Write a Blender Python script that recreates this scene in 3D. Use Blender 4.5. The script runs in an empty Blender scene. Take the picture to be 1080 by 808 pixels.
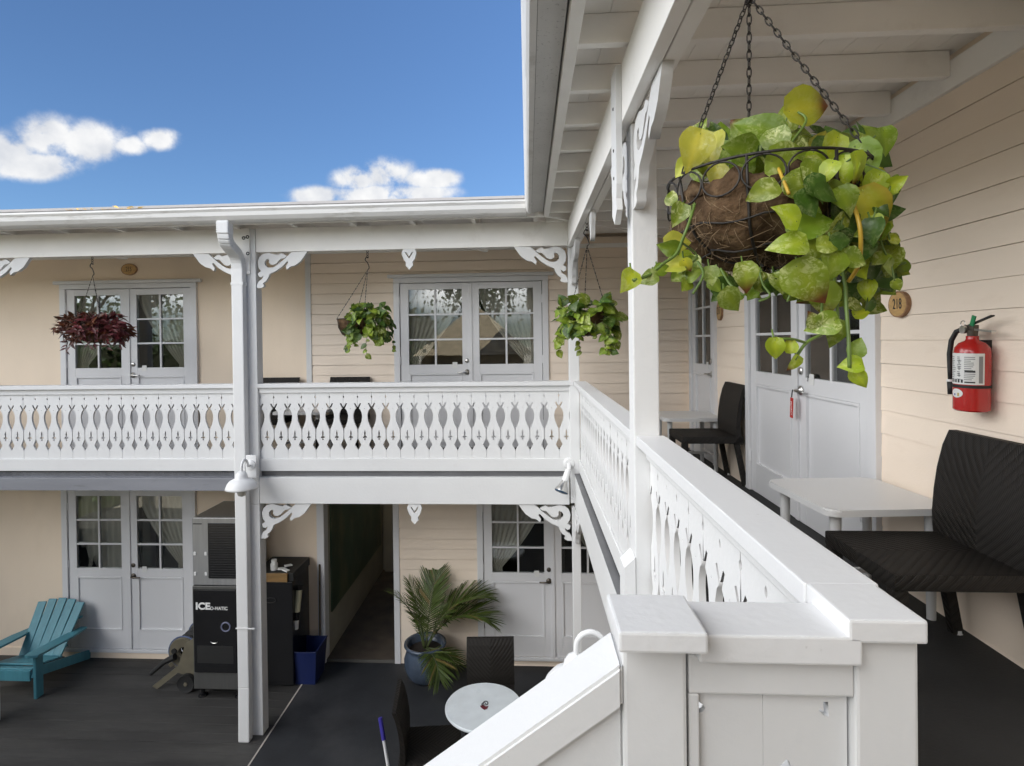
import bpy, bmesh, math, random
from mathutils import Vector, Matrix, Euler
random.seed(11)
SC = bpy.context.scene
C = SC.collection
PI = math.pi
R = math.radians
ORG = {}

# ------------------------------------------------------------------ helpers
class MB:
    def __init__(s):
        s.bm = bmesh.new()
    def _box(s, M, bev):
        b = bmesh.new()
        bmesh.ops.create_cube(b, size=1.0, matrix=M)
        if bev:
            bmesh.ops.bevel(b, geom=b.edges[:], offset=bev, segments=2, affect='EDGES', profile=0.6)
        s.merge(b)
    def merge(s, b, M=None):
        vm = {}
        for v in b.verts:
            vm[v] = s.bm.verts.new(M @ v.co if M else v.co)
        for f in b.faces:
            try:
                s.bm.faces.new([vm[v] for v in f.verts])
            except ValueError:
                pass
        b.free()
    def box(s, x0, x1, y0, y1, z0, z1, bev=0.0):
        M = Matrix.Translation(((x0+x1)/2, (y0+y1)/2, (z0+z1)/2)) @ Matrix.Diagonal((abs(x1-x0), abs(y1-y0), abs(z1-z0), 1))
        s._box(M, bev)
        return s
    def obox(s, M, sx, sy, sz, bev=0.0):
        s._box(M @ Matrix.Diagonal((sx, sy, sz, 1)), bev)
        return s
    def bar(s, a, b, w, h, bev=0.0, up=(0, 0, 1)):
        a = Vector(a); b = Vector(b); d = b-a; L = d.length; d.normalize()
        u = Vector(up); r = d.cross(u).normalized(); u = r.cross(d)
        M = Matrix((( r.x, d.x, u.x, 0), (r.y, d.y, u.y, 0), (r.z, d.z, u.z, 0), (0, 0, 0, 1)))
        M.translation = (a+b)/2
        return s.obox(M, w, L, h, bev)
    def face(s, pts):
        vs = [s.bm.verts.new(p) for p in pts]
        s.bm.faces.new(vs)
        return s
    def prism(s, pts, fn, d0, d1):
        """pts 2D outline; fn(u,v,d) -> 3D"""
        a = [s.bm.verts.new(fn(u, v, d0)) for u, v in pts]
        b = [s.bm.verts.new(fn(u, v, d1)) for u, v in pts]
        s.bm.faces.new(a); s.bm.faces.new(b[::-1])
        n = len(pts)
        for i in range(n):
            s.bm.faces.new([a[i], b[i], b[(i+1) % n], a[(i+1) % n]])
        return s
    def tube(s, pts, r, n=8, closed=False, taper=None):
        pts = [Vector(p) for p in pts]
        m = len(pts); rings = []
        up = Vector((0.0013, 0.0017, 1))
        prev = None
        for i, p in enumerate(pts):
            if closed:
                t = pts[(i+1) % m]-pts[i-1]
            else:
                t = pts[min(i+1, m-1)]-pts[max(i-1, 0)]
            t.normalize()
            if prev is None:
                a = t.cross(up)
                if a.length < 1e-3: a = t.cross(Vector((1, 0, 0)))
            else:
                a = prev - t*prev.dot(t)
                if a.length < 1e-5: a = t.cross(up)
            a.normalize(); prev = a; b = t.cross(a)
            rr = r if taper is None else r*(1+(taper-1)*i/max(1, m-1))
            rings.append([s.bm.verts.new(p+(a*math.cos(2*PI*k/n)+b*math.sin(2*PI*k/n))*rr) for k in range(n)])
        for i in range(m if closed else m-1):
            A, B = rings[i], rings[(i+1) % m]
            for k in range(n):
                s.bm.faces.new([A[k], A[(k+1) % n], B[(k+1) % n], B[k]])
        if not closed:
            s.bm.faces.new(rings[0][::-1]); s.bm.faces.new(rings[-1])
        return s
    def lathe(s, prof, n=28, M=None, caps=True):
        M = M or Matrix.Identity(4)
        rings = []
        for r, z in prof:
            rings.append([s.bm.verts.new(M @ Vector((r*math.cos(2*PI*k/n), r*math.sin(2*PI*k/n), z))) for k in range(n)])
        for A, B in zip(rings, rings[1:]):
            for k in range(n):
                s.bm.faces.new([A[k], A[(k+1) % n], B[(k+1) % n], B[k]])
        if caps:
            s.bm.faces.new(rings[0][::-1]); s.bm.faces.new(rings[-1])
        return s
    def grid(s, fn, nu, nv):
        vs = [[s.bm.verts.new(fn(i/nu, j/nv)) for j in range(nv+1)] for i in range(nu+1)]
        for i in range(nu):
            for j in range(nv):
                s.bm.faces.new([vs[i][j], vs[i+1][j], vs[i+1][j+1], vs[i][j+1]])
        return s
    def addmesh(s, me, M=None):
        b = bmesh.new(); b.from_mesh(me); s.merge(b, M); return s
    def build(s, name, mat, parent=None, smooth=False, label=None, autos=True):
        bmesh.ops.recalc_face_normals(s.bm, faces=s.bm.faces[:])
        me = bpy.data.meshes.new(name)
        s.bm.to_mesh(me); s.bm.free()
        return link(name, me, mat, parent, smooth, label)

def link(name, me, mat, parent=None, smooth=False, label=None):
    if parent is not None and parent in ORG:
        o_ = ORG[parent]
        if o_.length > 0: me.transform(Matrix.Translation(-o_))
    ob = bpy.data.objects.new(name, me)
    if mat is not None:
        me.materials.clear(); me.materials.append(mat)
    C.objects.link(ob)
    if parent is not None:
        ob.parent = parent
        ORG[ob] = ORG.get(parent, Vector((0, 0, 0)))
    if smooth:
        for p in me.polygons: p.use_smooth = True
        if smooth == 'auto':
            try: me.set_sharp_from_angle(angle=R(35))
            except Exception: pass
    if label: ob['label'] = label
    return ob

def thing(name, label, cat, loc=(0, 0, 0), group=None):
    o = bpy.data.objects.new(name, None); C.objects.link(o)
    o.location = loc; o.empty_display_size = .1
    ORG[o] = Vector(loc)
    o['label'] = label; o['category'] = cat
    if group: o['group'] = group
    return o

def tag(o, label, cat, group=None):
    o['label'] = label; o['category'] = cat
    if group: o['group'] = group
    return o

def struct(o, kind='structure'):
    o['kind'] = kind
    return o

def dup(root, loc, rz=0.0, label=None):
    def cp(o, par):
        c = o.copy(); C.objects.link(c); c.parent = par
        for ch in o.children: cp(ch, c)
        return c
    c = cp(root, None)
    c.location = loc; c.rotation_euler = (0, 0, rz)
    if label: c['label'] = label
    return c

def curve_mesh(outer, holes, t):
    cu = bpy.data.curves.new('outline', 'CURVE'); cu.dimensions = '2D'; cu.fill_mode = 'BOTH'; cu.extrude = t/2
    for pts in [outer]+list(holes):
        sp = cu.splines.new('POLY'); sp.points.add(len(pts)-1); sp.use_cyclic_u = True
        for p, q in zip(sp.points, pts): p.co = (q[0], q[1], 0, 1)
    ob = bpy.data.objects.new('outline', cu); C.objects.link(ob)
    bpy.context.view_layer.update()
    me = bpy.data.meshes.new_from_object(ob.evaluated_get(bpy.context.evaluated_depsgraph_get()))
    bpy.data.objects.remove(ob); bpy.data.curves.remove(cu)
    return me

def text_mesh(txt, size, t=.001, sx=1.0, spacing=1.0, bold=0.0):
    cu = bpy.data.curves.new('lettering', 'FONT'); cu.body = txt; cu.size = size; cu.extrude = t; cu.offset = bold
    cu.align_x = 'CENTER'; cu.align_y = 'CENTER'; cu.space_character = spacing
    ob = bpy.data.objects.new('lettering', cu); C.objects.link(ob)
    bpy.context.view_layer.update()
    me = bpy.data.meshes.new_from_object(ob.evaluated_get(bpy.context.evaluated_depsgraph_get()))
    bpy.data.objects.remove(ob); bpy.data.curves.remove(cu)
    me.transform(Matrix.Diagonal((sx, 1, 1, 1)))
    return me

# frames: local (u, v, w) -> facing the camera side
F_FRONT = Matrix(((1, 0, 0, 0), (0, 0, -1, 0), (0, 1, 0, 0), (0, 0, 0, 1)))      # u=X, v=Z, w=-Y
F_LEFT = Matrix(((0, 0, -1, 0), (-1, 0, 0, 0), (0, 1, 0, 0), (0, 0, 0, 1)))       # u=-Y, v=Z, w=-X
def T(x, y, z): return Matrix.Translation((x, y, z))

# ------------------------------------------------------------------ materials
def nn(nt, t, **k):
    n = nt.nodes.new(t)
    for a, b in k.items(): setattr(n, a, b)
    return n

def mat(name, col, rough=.55, var=.06, vscale=3.0, bump=.0, bscale=30.0, metal=0.0, spec=.5, stretch=(1, 1, 1), stain=None, stain_amt=.0, stain_scale=6.0, stain_cut=(.58, .72), coat=0.0, detail=5.0):
    m = bpy.data.materials.new(name); m.use_nodes = True
    nt = m.node_tree; b = nt.nodes['Principled BSDF']
    b.inputs['Roughness'].default_value = rough
    b.inputs['Metallic'].default_value = metal
    b.inputs['Specular IOR Level'].default_value = spec
    b.inputs['Coat Weight'].default_value = coat
    tc = nn(nt, 'ShaderNodeTexCoord'); mp = nn(nt, 'ShaderNodeMapping')
    mp.inputs['Scale'].default_value = stretch
    nt.links.new(tc.outputs['Object'], mp.inputs['Vector'])
    no = nn(nt, 'ShaderNodeTexNoise'); no.inputs['Scale'].default_value = vscale; no.inputs['Detail'].default_value = detail
    nt.links.new(mp.outputs[0], no.inputs['Vector'])
    rp = nn(nt, 'ShaderNodeValToRGB')
    c0 = [max(0, c*(1-var)) for c in col]; c1 = [min(1, c*(1+var)) for c in col]
    rp.color_ramp.elements[0].position = .3; rp.color_ramp.elements[1].position = .7
    rp.color_ramp.elements[0].color = (*c0, 1); rp.color_ramp.elements[1].color = (*c1, 1)
    nt.links.new(no.outputs['Fac'], rp.inputs[0])
    out = rp.outputs[0]
    if stain is not None:
        n2 = nn(nt, 'ShaderNodeTexNoise'); n2.inputs['Scale'].default_value = stain_scale; n2.inputs['Detail'].default_value = 9; n2.inputs['Roughness'].default_value = .65
        nt.links.new(mp.outputs[0], n2.inputs['Vector'])
        mr = nn(nt, 'ShaderNodeMapRange'); mr.inputs[1].default_value = stain_cut[0]; mr.inputs[2].default_value = stain_cut[1]
        mr.inputs[3].default_value = 0; mr.inputs[4].default_value = stain_amt
        nt.links.new(n2.outputs['Fac'], mr.inputs[0])
        mx = nn(nt, 'ShaderNodeMix', data_type='RGBA')
        nt.links.new(mr.outputs[0], mx.inputs[0]); nt.links.new(out, mx.inputs[6]); mx.inputs[7].default_value = (*stain, 1)
        out = mx.outputs[2]
    nt.links.new(out, b.inputs['Base Color'])
    if bump:
        n3 = nn(nt, 'ShaderNodeTexNoise'); n3.inputs['Scale'].default_value = bscale; n3.inputs['Detail'].default_value = 6
        nt.links.new(mp.outputs[0], n3.inputs['Vector'])
        bp = nn(nt, 'ShaderNodeBump'); bp.inputs['Strength'].default_value = bump; bp.inputs['Distance'].default_value = .01
        nt.links.new(n3.outputs['Fac'], bp.inputs['Height']); nt.links.new(bp.outputs[0], b.inputs['Normal'])
    return m

M = {}
M['white'] = mat('white_paint', (.67, .67, .665), .45, .025, 2.5, .12, 45, stain=(.48, .46, .42), stain_amt=.3, stain_scale=7, stain_cut=(.64, .82))
M['cap'] = mat('white_cap_paint', (.64, .64, .64), .5, .015, 3, .09, 60, stain=(.40, .38, .35), stain_amt=.4, stain_scale=55, stain_cut=(.67, .74))
M['newelcap'] = mat('mildewed_white_paint', (.635, .635, .635), .5, .02, 4, .10, 60, stain=(.38, .38, .37), stain_amt=.45, stain_scale=14, stain_cut=(.54, .74))
M['near'] = mat('thick_white_paint_shaded', (.605, .605, .60), .45, .012, 2, .07, 60, stain=(.22, .20, .18), stain_amt=.6, stain_scale=30, stain_cut=(.70, .73))  # same white paint, base darkened to stand in for shade at the near gate
M['soffit'] = mat('soffit_paint', (.88, .86, .825), .6, .04, 2, .1, 30, stain=(.50, .45, .39), stain_amt=.35, stain_scale=3, stain_cut=(.58, .8))
M['gutter'] = mat('gutter_paint', (.68, .67, .65), .4, .04, 3, .05, 20, stain=(.34, .32, .28), stain_amt=.75, stain_scale=5, stain_cut=(.55, .75), stretch=(.6, .6, 5))
M['speckle'] = mat('mildew_speckled_metal', (.60, .59, .57), .5, .06, 4, .05, 20, stain=(.16, .155, .14), stain_amt=.7, stain_scale=55, stain_cut=(.59, .67))
M['cream'] = mat('cream_stucco', (.84, .705, .555), .8, .04, 1.6, .2, 90, stain=(.70, .57, .44), stain_amt=.3, stain_scale=2.5, stain_cut=(.52, .75), stretch=(1, 1, .5))
M['clap'] = mat('cream_clapboard', (.86, .735, .605), .55, .03, 1.5, .10, 60, stretch=(1, 1, 3), stain=(.62, .49, .37), stain_amt=.3, stain_scale=3, stain_cut=(.58, .8))
M['doorw'] = mat('door_white_paint', (.69, .69, .70), .38, .02, 2, .08, 30)
M['greybeam'] = mat('grey_painted_beam', (.20, .205, .225), .5, .12, 2, .15, 25, stretch=(.5, 3, 3), stain=(.05, .05, .05), stain_amt=.6, stain_scale=5, stain_cut=(.62, .75))
M['ledge'] = mat('grey_ledge_paint', (.12, .12, .125), .5, .2, 4, .1, 20)
M['gfloor'] = mat('dark_grey_gallery_floor', (.022, .022, .022), .75, .25, 3, .25, 90)
M['under'] = mat('dark_underside', (.10, .095, .085), .8, .2, 3)
M['deck'] = mat('weathered_deck_boards', (.030, .0285, .027), .66, .35, 1.6, .15, 20, stretch=(.5, 2, 1), stain=(.075, .072, .066), stain_amt=.8, stain_scale=1.7, stain_cut=(.46, .74))
M['court'] = mat('dark_slate_paving', (.019, .0205, .0235), .65, .25, 3, .15, 40, stain=(.050, .049, .050), stain_amt=.7, stain_scale=1.2, stain_cut=(.5, .75))
M['seam'] = mat('pale_seam_strip', (.42, .38, .34), .6, .1)
M['ground'] = mat('pale_courtyard_ground', (.44, .40, .33), .9, .2, .5, .2, 5)
M['black'] = mat('black_plastic', (.008, .008, .009), .22, .2, 4)
M['steel'] = mat('brushed_dark_steel', (.13, .13, .125), .38, .08, 3, .05, 60, metal=.6, stretch=(12, 12, .6))
M['steel_light'] = mat('pale_brushed_steel', (.36, .365, .37), .33, .08, 3, .05, 60, metal=.55, stretch=(12, 12, .6))
M['chrome'] = mat('satin_nickel', (.55, .54, .52), .28, .05, metal=1)
M['bronze'] = mat('aged_bronze', (.10, .085, .07), .4, .2, 20, metal=.8)
M['iron'] = mat('rusty_black_iron', (.022, .018, .015), .55, .4, 60, .2, 90, metal=.3)
M['coir'] = mat('coir_liner', (.075, .046, .026), .95, .6, 14, 1.0, 55, stain=(.15, .10, .055), stain_amt=.7, stain_scale=30, stain_cut=(.5, .7), spec=.1)
M['fibre'] = mat('coir_fibre', (.20, .14, .085), .9, .4, 20, spec=.1)
M['turq'] = mat('turquoise_plastic_lumber', (.062, .225, .28), .5, .1, 4, .1, 40, stretch=(6, 6, 1))
M['plastic'] = mat('white_moulded_plastic', (.66, .66, .655), .35, .02, 3, .03, 80)
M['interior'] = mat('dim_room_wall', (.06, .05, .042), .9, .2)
M['pass_wall'] = mat('passage_plaster', (.36, .34, .28), .8, .1)
M['pass_floor'] = mat('brown_passage_tiles', (.085, .065, .047), .5, .35, 5)
M['mural'] = mat('dark_green_panel', (.045, .08, .05), .35, .5, 1.6, stain=(.22, .21, .12), stain_amt=.7, stain_scale=2.2, stain_cut=(.48, .7), stretch=(1, 1, .5))
M['ochre'] = mat('ochre_door_paint', (.60, .43, .18), .5, .15, 3)
M['curtain'] = mat('taupe_curtain', (.62, .57, .50), .9, .06, 6, .1, 150)
M['curtain_dark'] = mat('brown_drape', (.52, .47, .40), .9, .08, 6, .1, 150)
M['red'] = mat('extinguisher_red', (.42, .012, .010), .25, .05, coat=.4)
M['redtag'] = mat('red_tag_cloth', (.45, .018, .012), .6, .08, 30)
M['paper'] = mat('white_label', (.72, .72, .70), .5, .03)
M['ink'] = mat('dark_print', (.03, .03, .03), .6, .05)
M['greyink'] = mat('grey_print', (.25, .25, .25), .6, .05)
M['rubber'] = mat('black_rubber', (.012, .012, .012), .6, .1)
M['green_tag'] = mat('green_seal', (.01, .22, .08), .4, .1)
M['wood'] = mat('varnished_wood_slice', (.50, .31, .12), .4, .18, 25, stretch=(1, 1, 3))
M['bark'] = mat('bark_rim', (.30, .17, .09), .8, .3, 40, .4, 60)
M['counter'] = mat('varnished_counter_board', (.13, .075, .028), .35, .2, 6, stretch=(1, 6, 6))
M['blue'] = mat('blue_plastic_bin', (.008, .017, .085), .4, .08)
M['pot'] = mat('blue_glazed_ceramic', (.05, .068, .10), .25, .3, 5, stain=(.09, .12, .16), stain_amt=.6, stain_scale=4)
M['soil'] = mat('potting_soil', (.02, .014, .01), 1, .3, 30)
M['tan'] = mat('tan_plastic', (.13, .115, .08), .55, .2, 6)
M['blueplastic'] = mat('blue_plastic_rim', (.06, .09, .18), .5, .08)
M['purple'] = mat('purple_grip', (.045, .035, .26), .4, .05)
M['marble'] = mat('pale_stone_tabletop', (.58, .62, .64), .3, .07, 7, stain=(.40, .45, .48), stain_amt=.5, stain_scale=5)
M['yellowleaf'] = mat('dry_yellow_leaf', (.45, .30, .08), .8, .3, 8)
M['shingle'] = mat('grey_roof_shingles', (.17, .165, .16), .9, .25, 8, .4, 30)
M['paletile'] = mat('pale_roof_tiles', (.62, .52, .36), .8, .25, 9, .5, 12)
M['palewall'] = mat('pale_yellow_house_wall', (.60, .50, .33), .8, .06)
M['trunk'] = mat('tree_bark', (.10, .075, .05), .9, .3, 8, .5, 20)

def wicker():
    m = bpy.data.materials.new('dark_wicker'); m.use_nodes = True; nt = m.node_tree; b = nt.nodes['Principled BSDF']
    tc = nn(nt, 'ShaderNodeTexCoord'); sp = nn(nt, 'ShaderNodeSeparateXYZ'); nt.links.new(tc.outputs['Object'], sp.inputs[0])
    ab = nn(nt, 'ShaderNodeMath', operation='ABSOLUTE'); nt.links.new(sp.outputs[0], ab.inputs[0])
    def mm(op, a, b_):
        n = nn(nt, 'ShaderNodeMath', operation=op)
        for i, v in enumerate((a, b_)):
            if isinstance(v, (int, float)): n.inputs[i].default_value = v
            else: nt.links.new(v, n.inputs[i])
        return n.outputs[0]
    yz = mm('ADD', sp.outputs[2], mm('MULTIPLY', sp.outputs[1], -1.0))
    d1 = mm('ADD', mm('MULTIPLY', ab.outputs[0], -1.0), yz)            # chevron
    band = mm('ABSOLUTE', mm('SINE', mm('MULTIPLY', d1, 78.0), 0), 0)
    strand = mm('SINE', mm('MULTIPLY', mm('ADD', ab.outputs[0], yz), 620.0), 0)
    h = mm('ADD', mm('MULTIPLY', band, 1.0), mm('MULTIPLY', strand, .22))
    no = nn(nt, 'ShaderNodeTexNoise'); no.inputs['Scale'].default_value = 60; nt.links.new(tc.outputs['Object'], no.inputs['Vector'])
    rp = nn(nt, 'ShaderNodeValToRGB'); rp.color_ramp.elements[0].color = (.004, .0035, .003, 1); rp.color_ramp.elements[1].color = (.020, .016, .0125, 1)
    nt.links.new(mm('ADD', mm('MULTIPLY', band, .3), mm('MULTIPLY', no.outputs['Fac'], .5)), rp.inputs[0]); nt.links.new(rp.outputs[0], b.inputs['Base Color'])
    bp = nn(nt, 'ShaderNodeBump'); bp.inputs['Strength'].default_value = .6; bp.inputs['Distance'].default_value = .005
    nt.links.new(h, bp.inputs['Height']); nt.links.new(bp.outputs[0], b.inputs['Normal'])
    b.inputs['Roughness'].default_value = .62
    b.inputs['Specular IOR Level'].default_value = .3
    return m
M['wicker'] = wicker()

def glass(name, tint, refl):
    m = bpy.data.materials.new(name); m.use_nodes = True; nt = m.node_tree
    nt.nodes.remove(nt.nodes['Principled BSDF'])
    out = nt.nodes['Material Output']
    tr = nn(nt, 'ShaderNodeBsdfTransparent'); tr.inputs[0].default_value = (*tint, 1)
    gl = nn(nt, 'ShaderNodeBsdfGlossy'); gl.inputs['Roughness'].default_value = .004; gl.inputs[0].default_value = (1, 1, 1, 1)
    fr = nn(nt, 'ShaderNodeFresnel'); fr.inputs[0].default_value = 1.5
    ad = nn(nt, 'ShaderNodeMath', operation='MULTIPLY_ADD'); ad.inputs[1].default_value = 1.0; ad.inputs[2].default_value = refl
    ad.use_clamp = True
    nt.links.new(fr.outputs[0], ad.inputs[0])
    tc = nn(nt, 'ShaderNodeTexCoord'); no = nn(nt, 'ShaderNodeTexNoise'); no.inputs['Scale'].default_value = 2.2
    nt.links.new(tc.outputs['Object'], no.inputs['Vector'])
    bp = nn(nt, 'ShaderNodeBump'); bp.inputs['Strength'].default_value = .05; bp.inputs['Distance'].default_value = .02
    nt.links.new(no.outputs['Fac'], bp.inputs['Height']); nt.links.new(bp.outputs[0], gl.inputs['Normal'])
    mx = nn(nt, 'ShaderNodeMixShader')
    nt.links.new(ad.outputs[0], mx.inputs[0]); nt.links.new(tr.outputs[0], mx.inputs[1]); nt.links.new(gl.outputs[0], mx.inputs[2])
    nt.links.new(mx.outputs[0], out.inputs[0])
    return m
M['glass'] = glass('window_glass', (.86, .88, .87), .015)

def leafmat(name, vari=(.66, .68, .32), amt=1.0, rough=.42, trans=.35):
    m = bpy.data.materials.new(name); m.use_nodes = True; nt = m.node_tree; b = nt.nodes['Principled BSDF']
    at = nn(nt, 'ShaderNodeAttribute'); at.attribute_name = 'tint'
    tc = nn(nt, 'ShaderNodeTexCoord'); no = nn(nt, 'ShaderNodeTexNoise'); no.inputs['Scale'].default_value = 95; no.inputs['Detail'].default_value = 7; no.inputs['Distortion'].default_value = 1.2; no.inputs['Roughness'].default_value = .6
    nt.links.new(tc.outputs['Object'], no.inputs['Vector'])
    mr = nn(nt, 'ShaderNodeMapRange'); mr.inputs[1].default_value = .46; mr.inputs[2].default_value = .60
    nt.links.new(no.outputs['Fac'], mr.inputs[0])
    nz_ = nn(nt, 'ShaderNodeTexNoise'); nz_.inputs['Scale'].default_value = 28; nz_.inputs['Detail'].default_value = 3; nt.links.new(tc.outputs['Object'], nz_.inputs['Vector'])
    mz = nn(nt, 'ShaderNodeMapRange'); mz.inputs[1].default_value = .42; mz.inputs[2].default_value = .62; nt.links.new(nz_.outputs['Fac'], mz.inputs[0])
    m2 = nn(nt, 'ShaderNodeMath', operation='MULTIPLY'); nt.links.new(mr.outputs[0], m2.inputs[0]); nt.links.new(mz.outputs[0], m2.inputs[1])
    mu = nn(nt, 'ShaderNodeMath', operation='MULTIPLY'); nt.links.new(m2.outputs[0], mu.inputs[0]); nt.links.new(at.outputs['Alpha'], mu.inputs[1])
    mx = nn(nt, 'ShaderNodeMix', data_type='RGBA'); nt.links.new(mu.outputs[0], mx.inputs[0]); nt.links.new(at.outputs['Color'], mx.inputs[6]); mx.inputs[7].default_value = (*vari, 1)
    nt.links.new(mx.outputs[2], b.inputs['Base Color']); b.inputs['Roughness'].default_value = rough
    n2 = nn(nt, 'ShaderNodeTexNoise'); n2.inputs['Scale'].default_value = 45
    nt.links.new(tc.outputs['Object'], n2.inputs['Vector'])
    bp = nn(nt, 'ShaderNodeBump'); bp.inputs['Strength'].default_value = .4; bp.inputs['Distance'].default_value = .008
    nt.links.new(n2.outputs['Fac'], bp.inputs['Height']); nt.links.new(bp.outputs[0], b.inputs['Normal'])
    tl = nn(nt, 'ShaderNodeBsdfTranslucent'); nt.links.new(mx.outputs[2], tl.inputs[0])
    ms = nn(nt, 'ShaderNodeMixShader'); ms.inputs[0].default_value = trans
    nt.links.new(b.outputs[0], ms.inputs[1]); nt.links.new(tl.outputs[0], ms.inputs[2])
    nt.links.new(ms.outputs[0], nt.nodes['Material Output'].inputs[0])
    return m
M['pothos'] = leafmat('pothos_leaf')
M['maroon'] = leafmat('maroon_leaf', (.12, .03, .03))
M['palm'] = leafmat('palm_leaflet', (.10, .13, .03), rough=.4)
M['treeleaf'] = leafmat('tree_leaf', (.10, .14, .04), rough=.5)

# leaf geometry: cupped heart, with a per-corner tint
class Leaves:
    W = [(0, .0), (.02, .30), (.12, .44), (.3, .47), (.5, .40), (.7, .27), (.87, .12), (1, .0)]
    THIN = [(0, .0), (.1, .10), (.3, .17), (.55, .16), (.8, .08), (1, .0)]
    def __init__(s, shape=None):
        s.v = []; s.f = []; s.c = []; s.shape = shape or Leaves.W
    def leaf(s, base, tip, normal, L, tint, tipcol=None, droop=.15, fold=.18, edge=None):
        t = Vector(tip).normalized(); n = Vector(normal); n = (n-t*n.dot(t))
        if n.length < 1e-4: n = t.orthogonal()
        n.normalize(); b = t.cross(n); base = Vector(base)
        i0 = len(s.v); prof = s.shape; K = len(prof)
        wv = random.uniform(-.25, .25); tw = random.uniform(-.5, .5); fold = fold*random.uniform(.6, 2.0)
        for k, (a, w) in enumerate(prof):
            lobe = -.10*(1-a/.12) if a < .12 and s.shape is Leaves.W else 0
            for q in (-1, -.5, 0, .5, 1):
                x = a+lobe*abs(q)*1.5
                z = fold*abs(q)*w - droop*a*a + wv*q*w*math.sin(a*5) + tw*q*w*a
                s.v.append(base+(t*x+b*(w*q)+n*z)*L)
        for k in range(K-1):
            for q in range(4):
                s.f.append((i0+k*5+q, i0+k*5+q+1, i0+(k+1)*5+q+1, i0+(k+1)*5+q))
                cs = []
                for kk, qq in ((k, q), (k, q+1), (k+1, q+1), (k+1, q)):
                    a = prof[kk][0]; c = tint
                    if tipcol is not None:
                        m_ = min(1, max(0, (a-.62)/.2)); c = tuple(tint[i]*(1-m_)+tipcol[i]*m_ for i in range(4))
                    if qq == 2 and s.shape is Leaves.W: c = (c[0]*1.35, c[1]*1.25, c[2]*1.3, c[3])
                    if edge is not None and qq in (0, 4): c = edge
                    cs.append(c)
                s.c.append(cs)
    def build(s, name, mat_, parent):
        me = bpy.data.meshes.new(name); me.from_pydata([tuple(v) for v in s.v], [], s.f)
        at = me.color_attributes.new('tint', 'FLOAT_COLOR', 'CORNER')
        i = 0
        for p, cs in zip(me.polygons, s.c):
            for li, c in zip(p.loop_indices, cs): at.data[li].color = c
        return link(name, me, mat_, parent, smooth=True)

def vary(c, k=.18):
    f = random.uniform(1-k, 1+k)
    return (c[0]*f*random.uniform(.92, 1.08), c[1]*f, c[2]*f, c[3])
# ------------------------------------------------------------------ setting
GZ = -4.05; FZ = -1.33; FW = 7.08; XW = 1.97
g = MB(); g.face([(-400, -400, GZ-.12), (400, -400, GZ-.12), (400, 400, GZ-.12), (-400, 400, GZ-.12)])
struct(g.build('ground', M['ground']))
g = MB(); y = .5
while y < FW-.02:
    h_ = random.uniform(-.0015, .0015); g.box(-14, -2.736, y, min(y+.136, FW-.001), GZ-.04, GZ+h_, .003); y += .141
g.box(-14, -2.736, .5, FW-.001, GZ-.11, GZ-.045)
struct(g.build('deck_floor', M['deck']))
g = MB(); g.box(-2.72, 1.97, -3, FW, GZ-.10, GZ)
struct(g.build('courtyard_paving', M['court']))
g = MB(); g.box(-2.735, -2.72, .5, FW, GZ-.10, GZ+.004)
struct(g.build('paving_seam', M['seam']))

# ------------------------------------------------------------------ shared builders
def spans(a0, a1, ops, z0, z1):
    cur = [(a0, a1)]
    for (b0, b1, c0, c1) in ops:
        if min(z1, c1)-max(z0, c0) < .5*(z1-z0): continue
        nxt = []
        for s0, s1 in cur:
            if b1 <= s0 or b0 >= s1: nxt.append((s0, s1)); continue
            if b0 > s0: nxt.append((s0, b0))
            if b1 < s1: nxt.append((b1, s1))
        cur = nxt
    return cur

def slab(mb, axis, c0, c1, a0, a1, z0, z1, ops):
    ops = sorted(ops); zs = [z0, z1]
    def put(p0, p1, q0, q1):
        if p1-p0 < 1e-4 or q1-q0 < 1e-4: return
        if axis == 'x': mb.box(p0, p1, c0, c1, q0, q1)
        else: mb.box(c0, c1, p0, p1, q0, q1)
    x = a0
    for (b0, b1, e0, e1) in ops:
        put(x, b0, z0, z1); put(b0, b1, z0, e0); put(b0, b1, e1, z1); x = b1
    put(x, a1, z0, z1)

def courses(mb, axis, c, a0, a1, z0, z1, ops, ex=.129, phase=-.021, gap=.0045):
    k0 = math.floor((z0-phase)/ex); k = k0
    while phase+k*ex < z1:
        b = max(z0, phase+k*ex); t = min(z1, phase+(k+1)*ex); k += 1
        if t-b < .01: continue
        segs = []
        for s0, s1 in spans(a0, a1, ops, b, t):
            jx = s0-random.uniform(0, 2.6) if axis == 'x' else -1e3
            if axis == 'y': segs.append((s0, s1)); continue
            while True:
                e = min(s1, jx+2.9)
                if e > s0+.05: segs.append((max(s0, jx+.0006), e-(.0006 if e < s1 else 0)))
                jx += 2.9
                if jx >= s1: break
        for s0, s1 in segs:
            if axis == 'x':
                P = lambda a, o, z: (a, c-o, z)
            else:
                P = lambda a, o, z: (c-o, a, z)
            n = max(1, int((s1-s0)/.6)); w = [random.uniform(-.0012, .0012) for _ in range(n+1)]
            for i in range(n):
                u0 = s0+(s1-s0)*i/n; u1 = s0+(s1-s0)*(i+1)/n
                mb.face([P(u0, .018, b+w[i]), P(u1, .018, b+w[i+1]), P(u1, .014, t-gap), P(u0, .014, t-gap)])
                mb.face([P(u0, .0, b+w[i]), P(u1, .0, b+w[i+1]), P(u1, .018, b+w[i+1]), P(u0, .018, b+w[i])])

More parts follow.
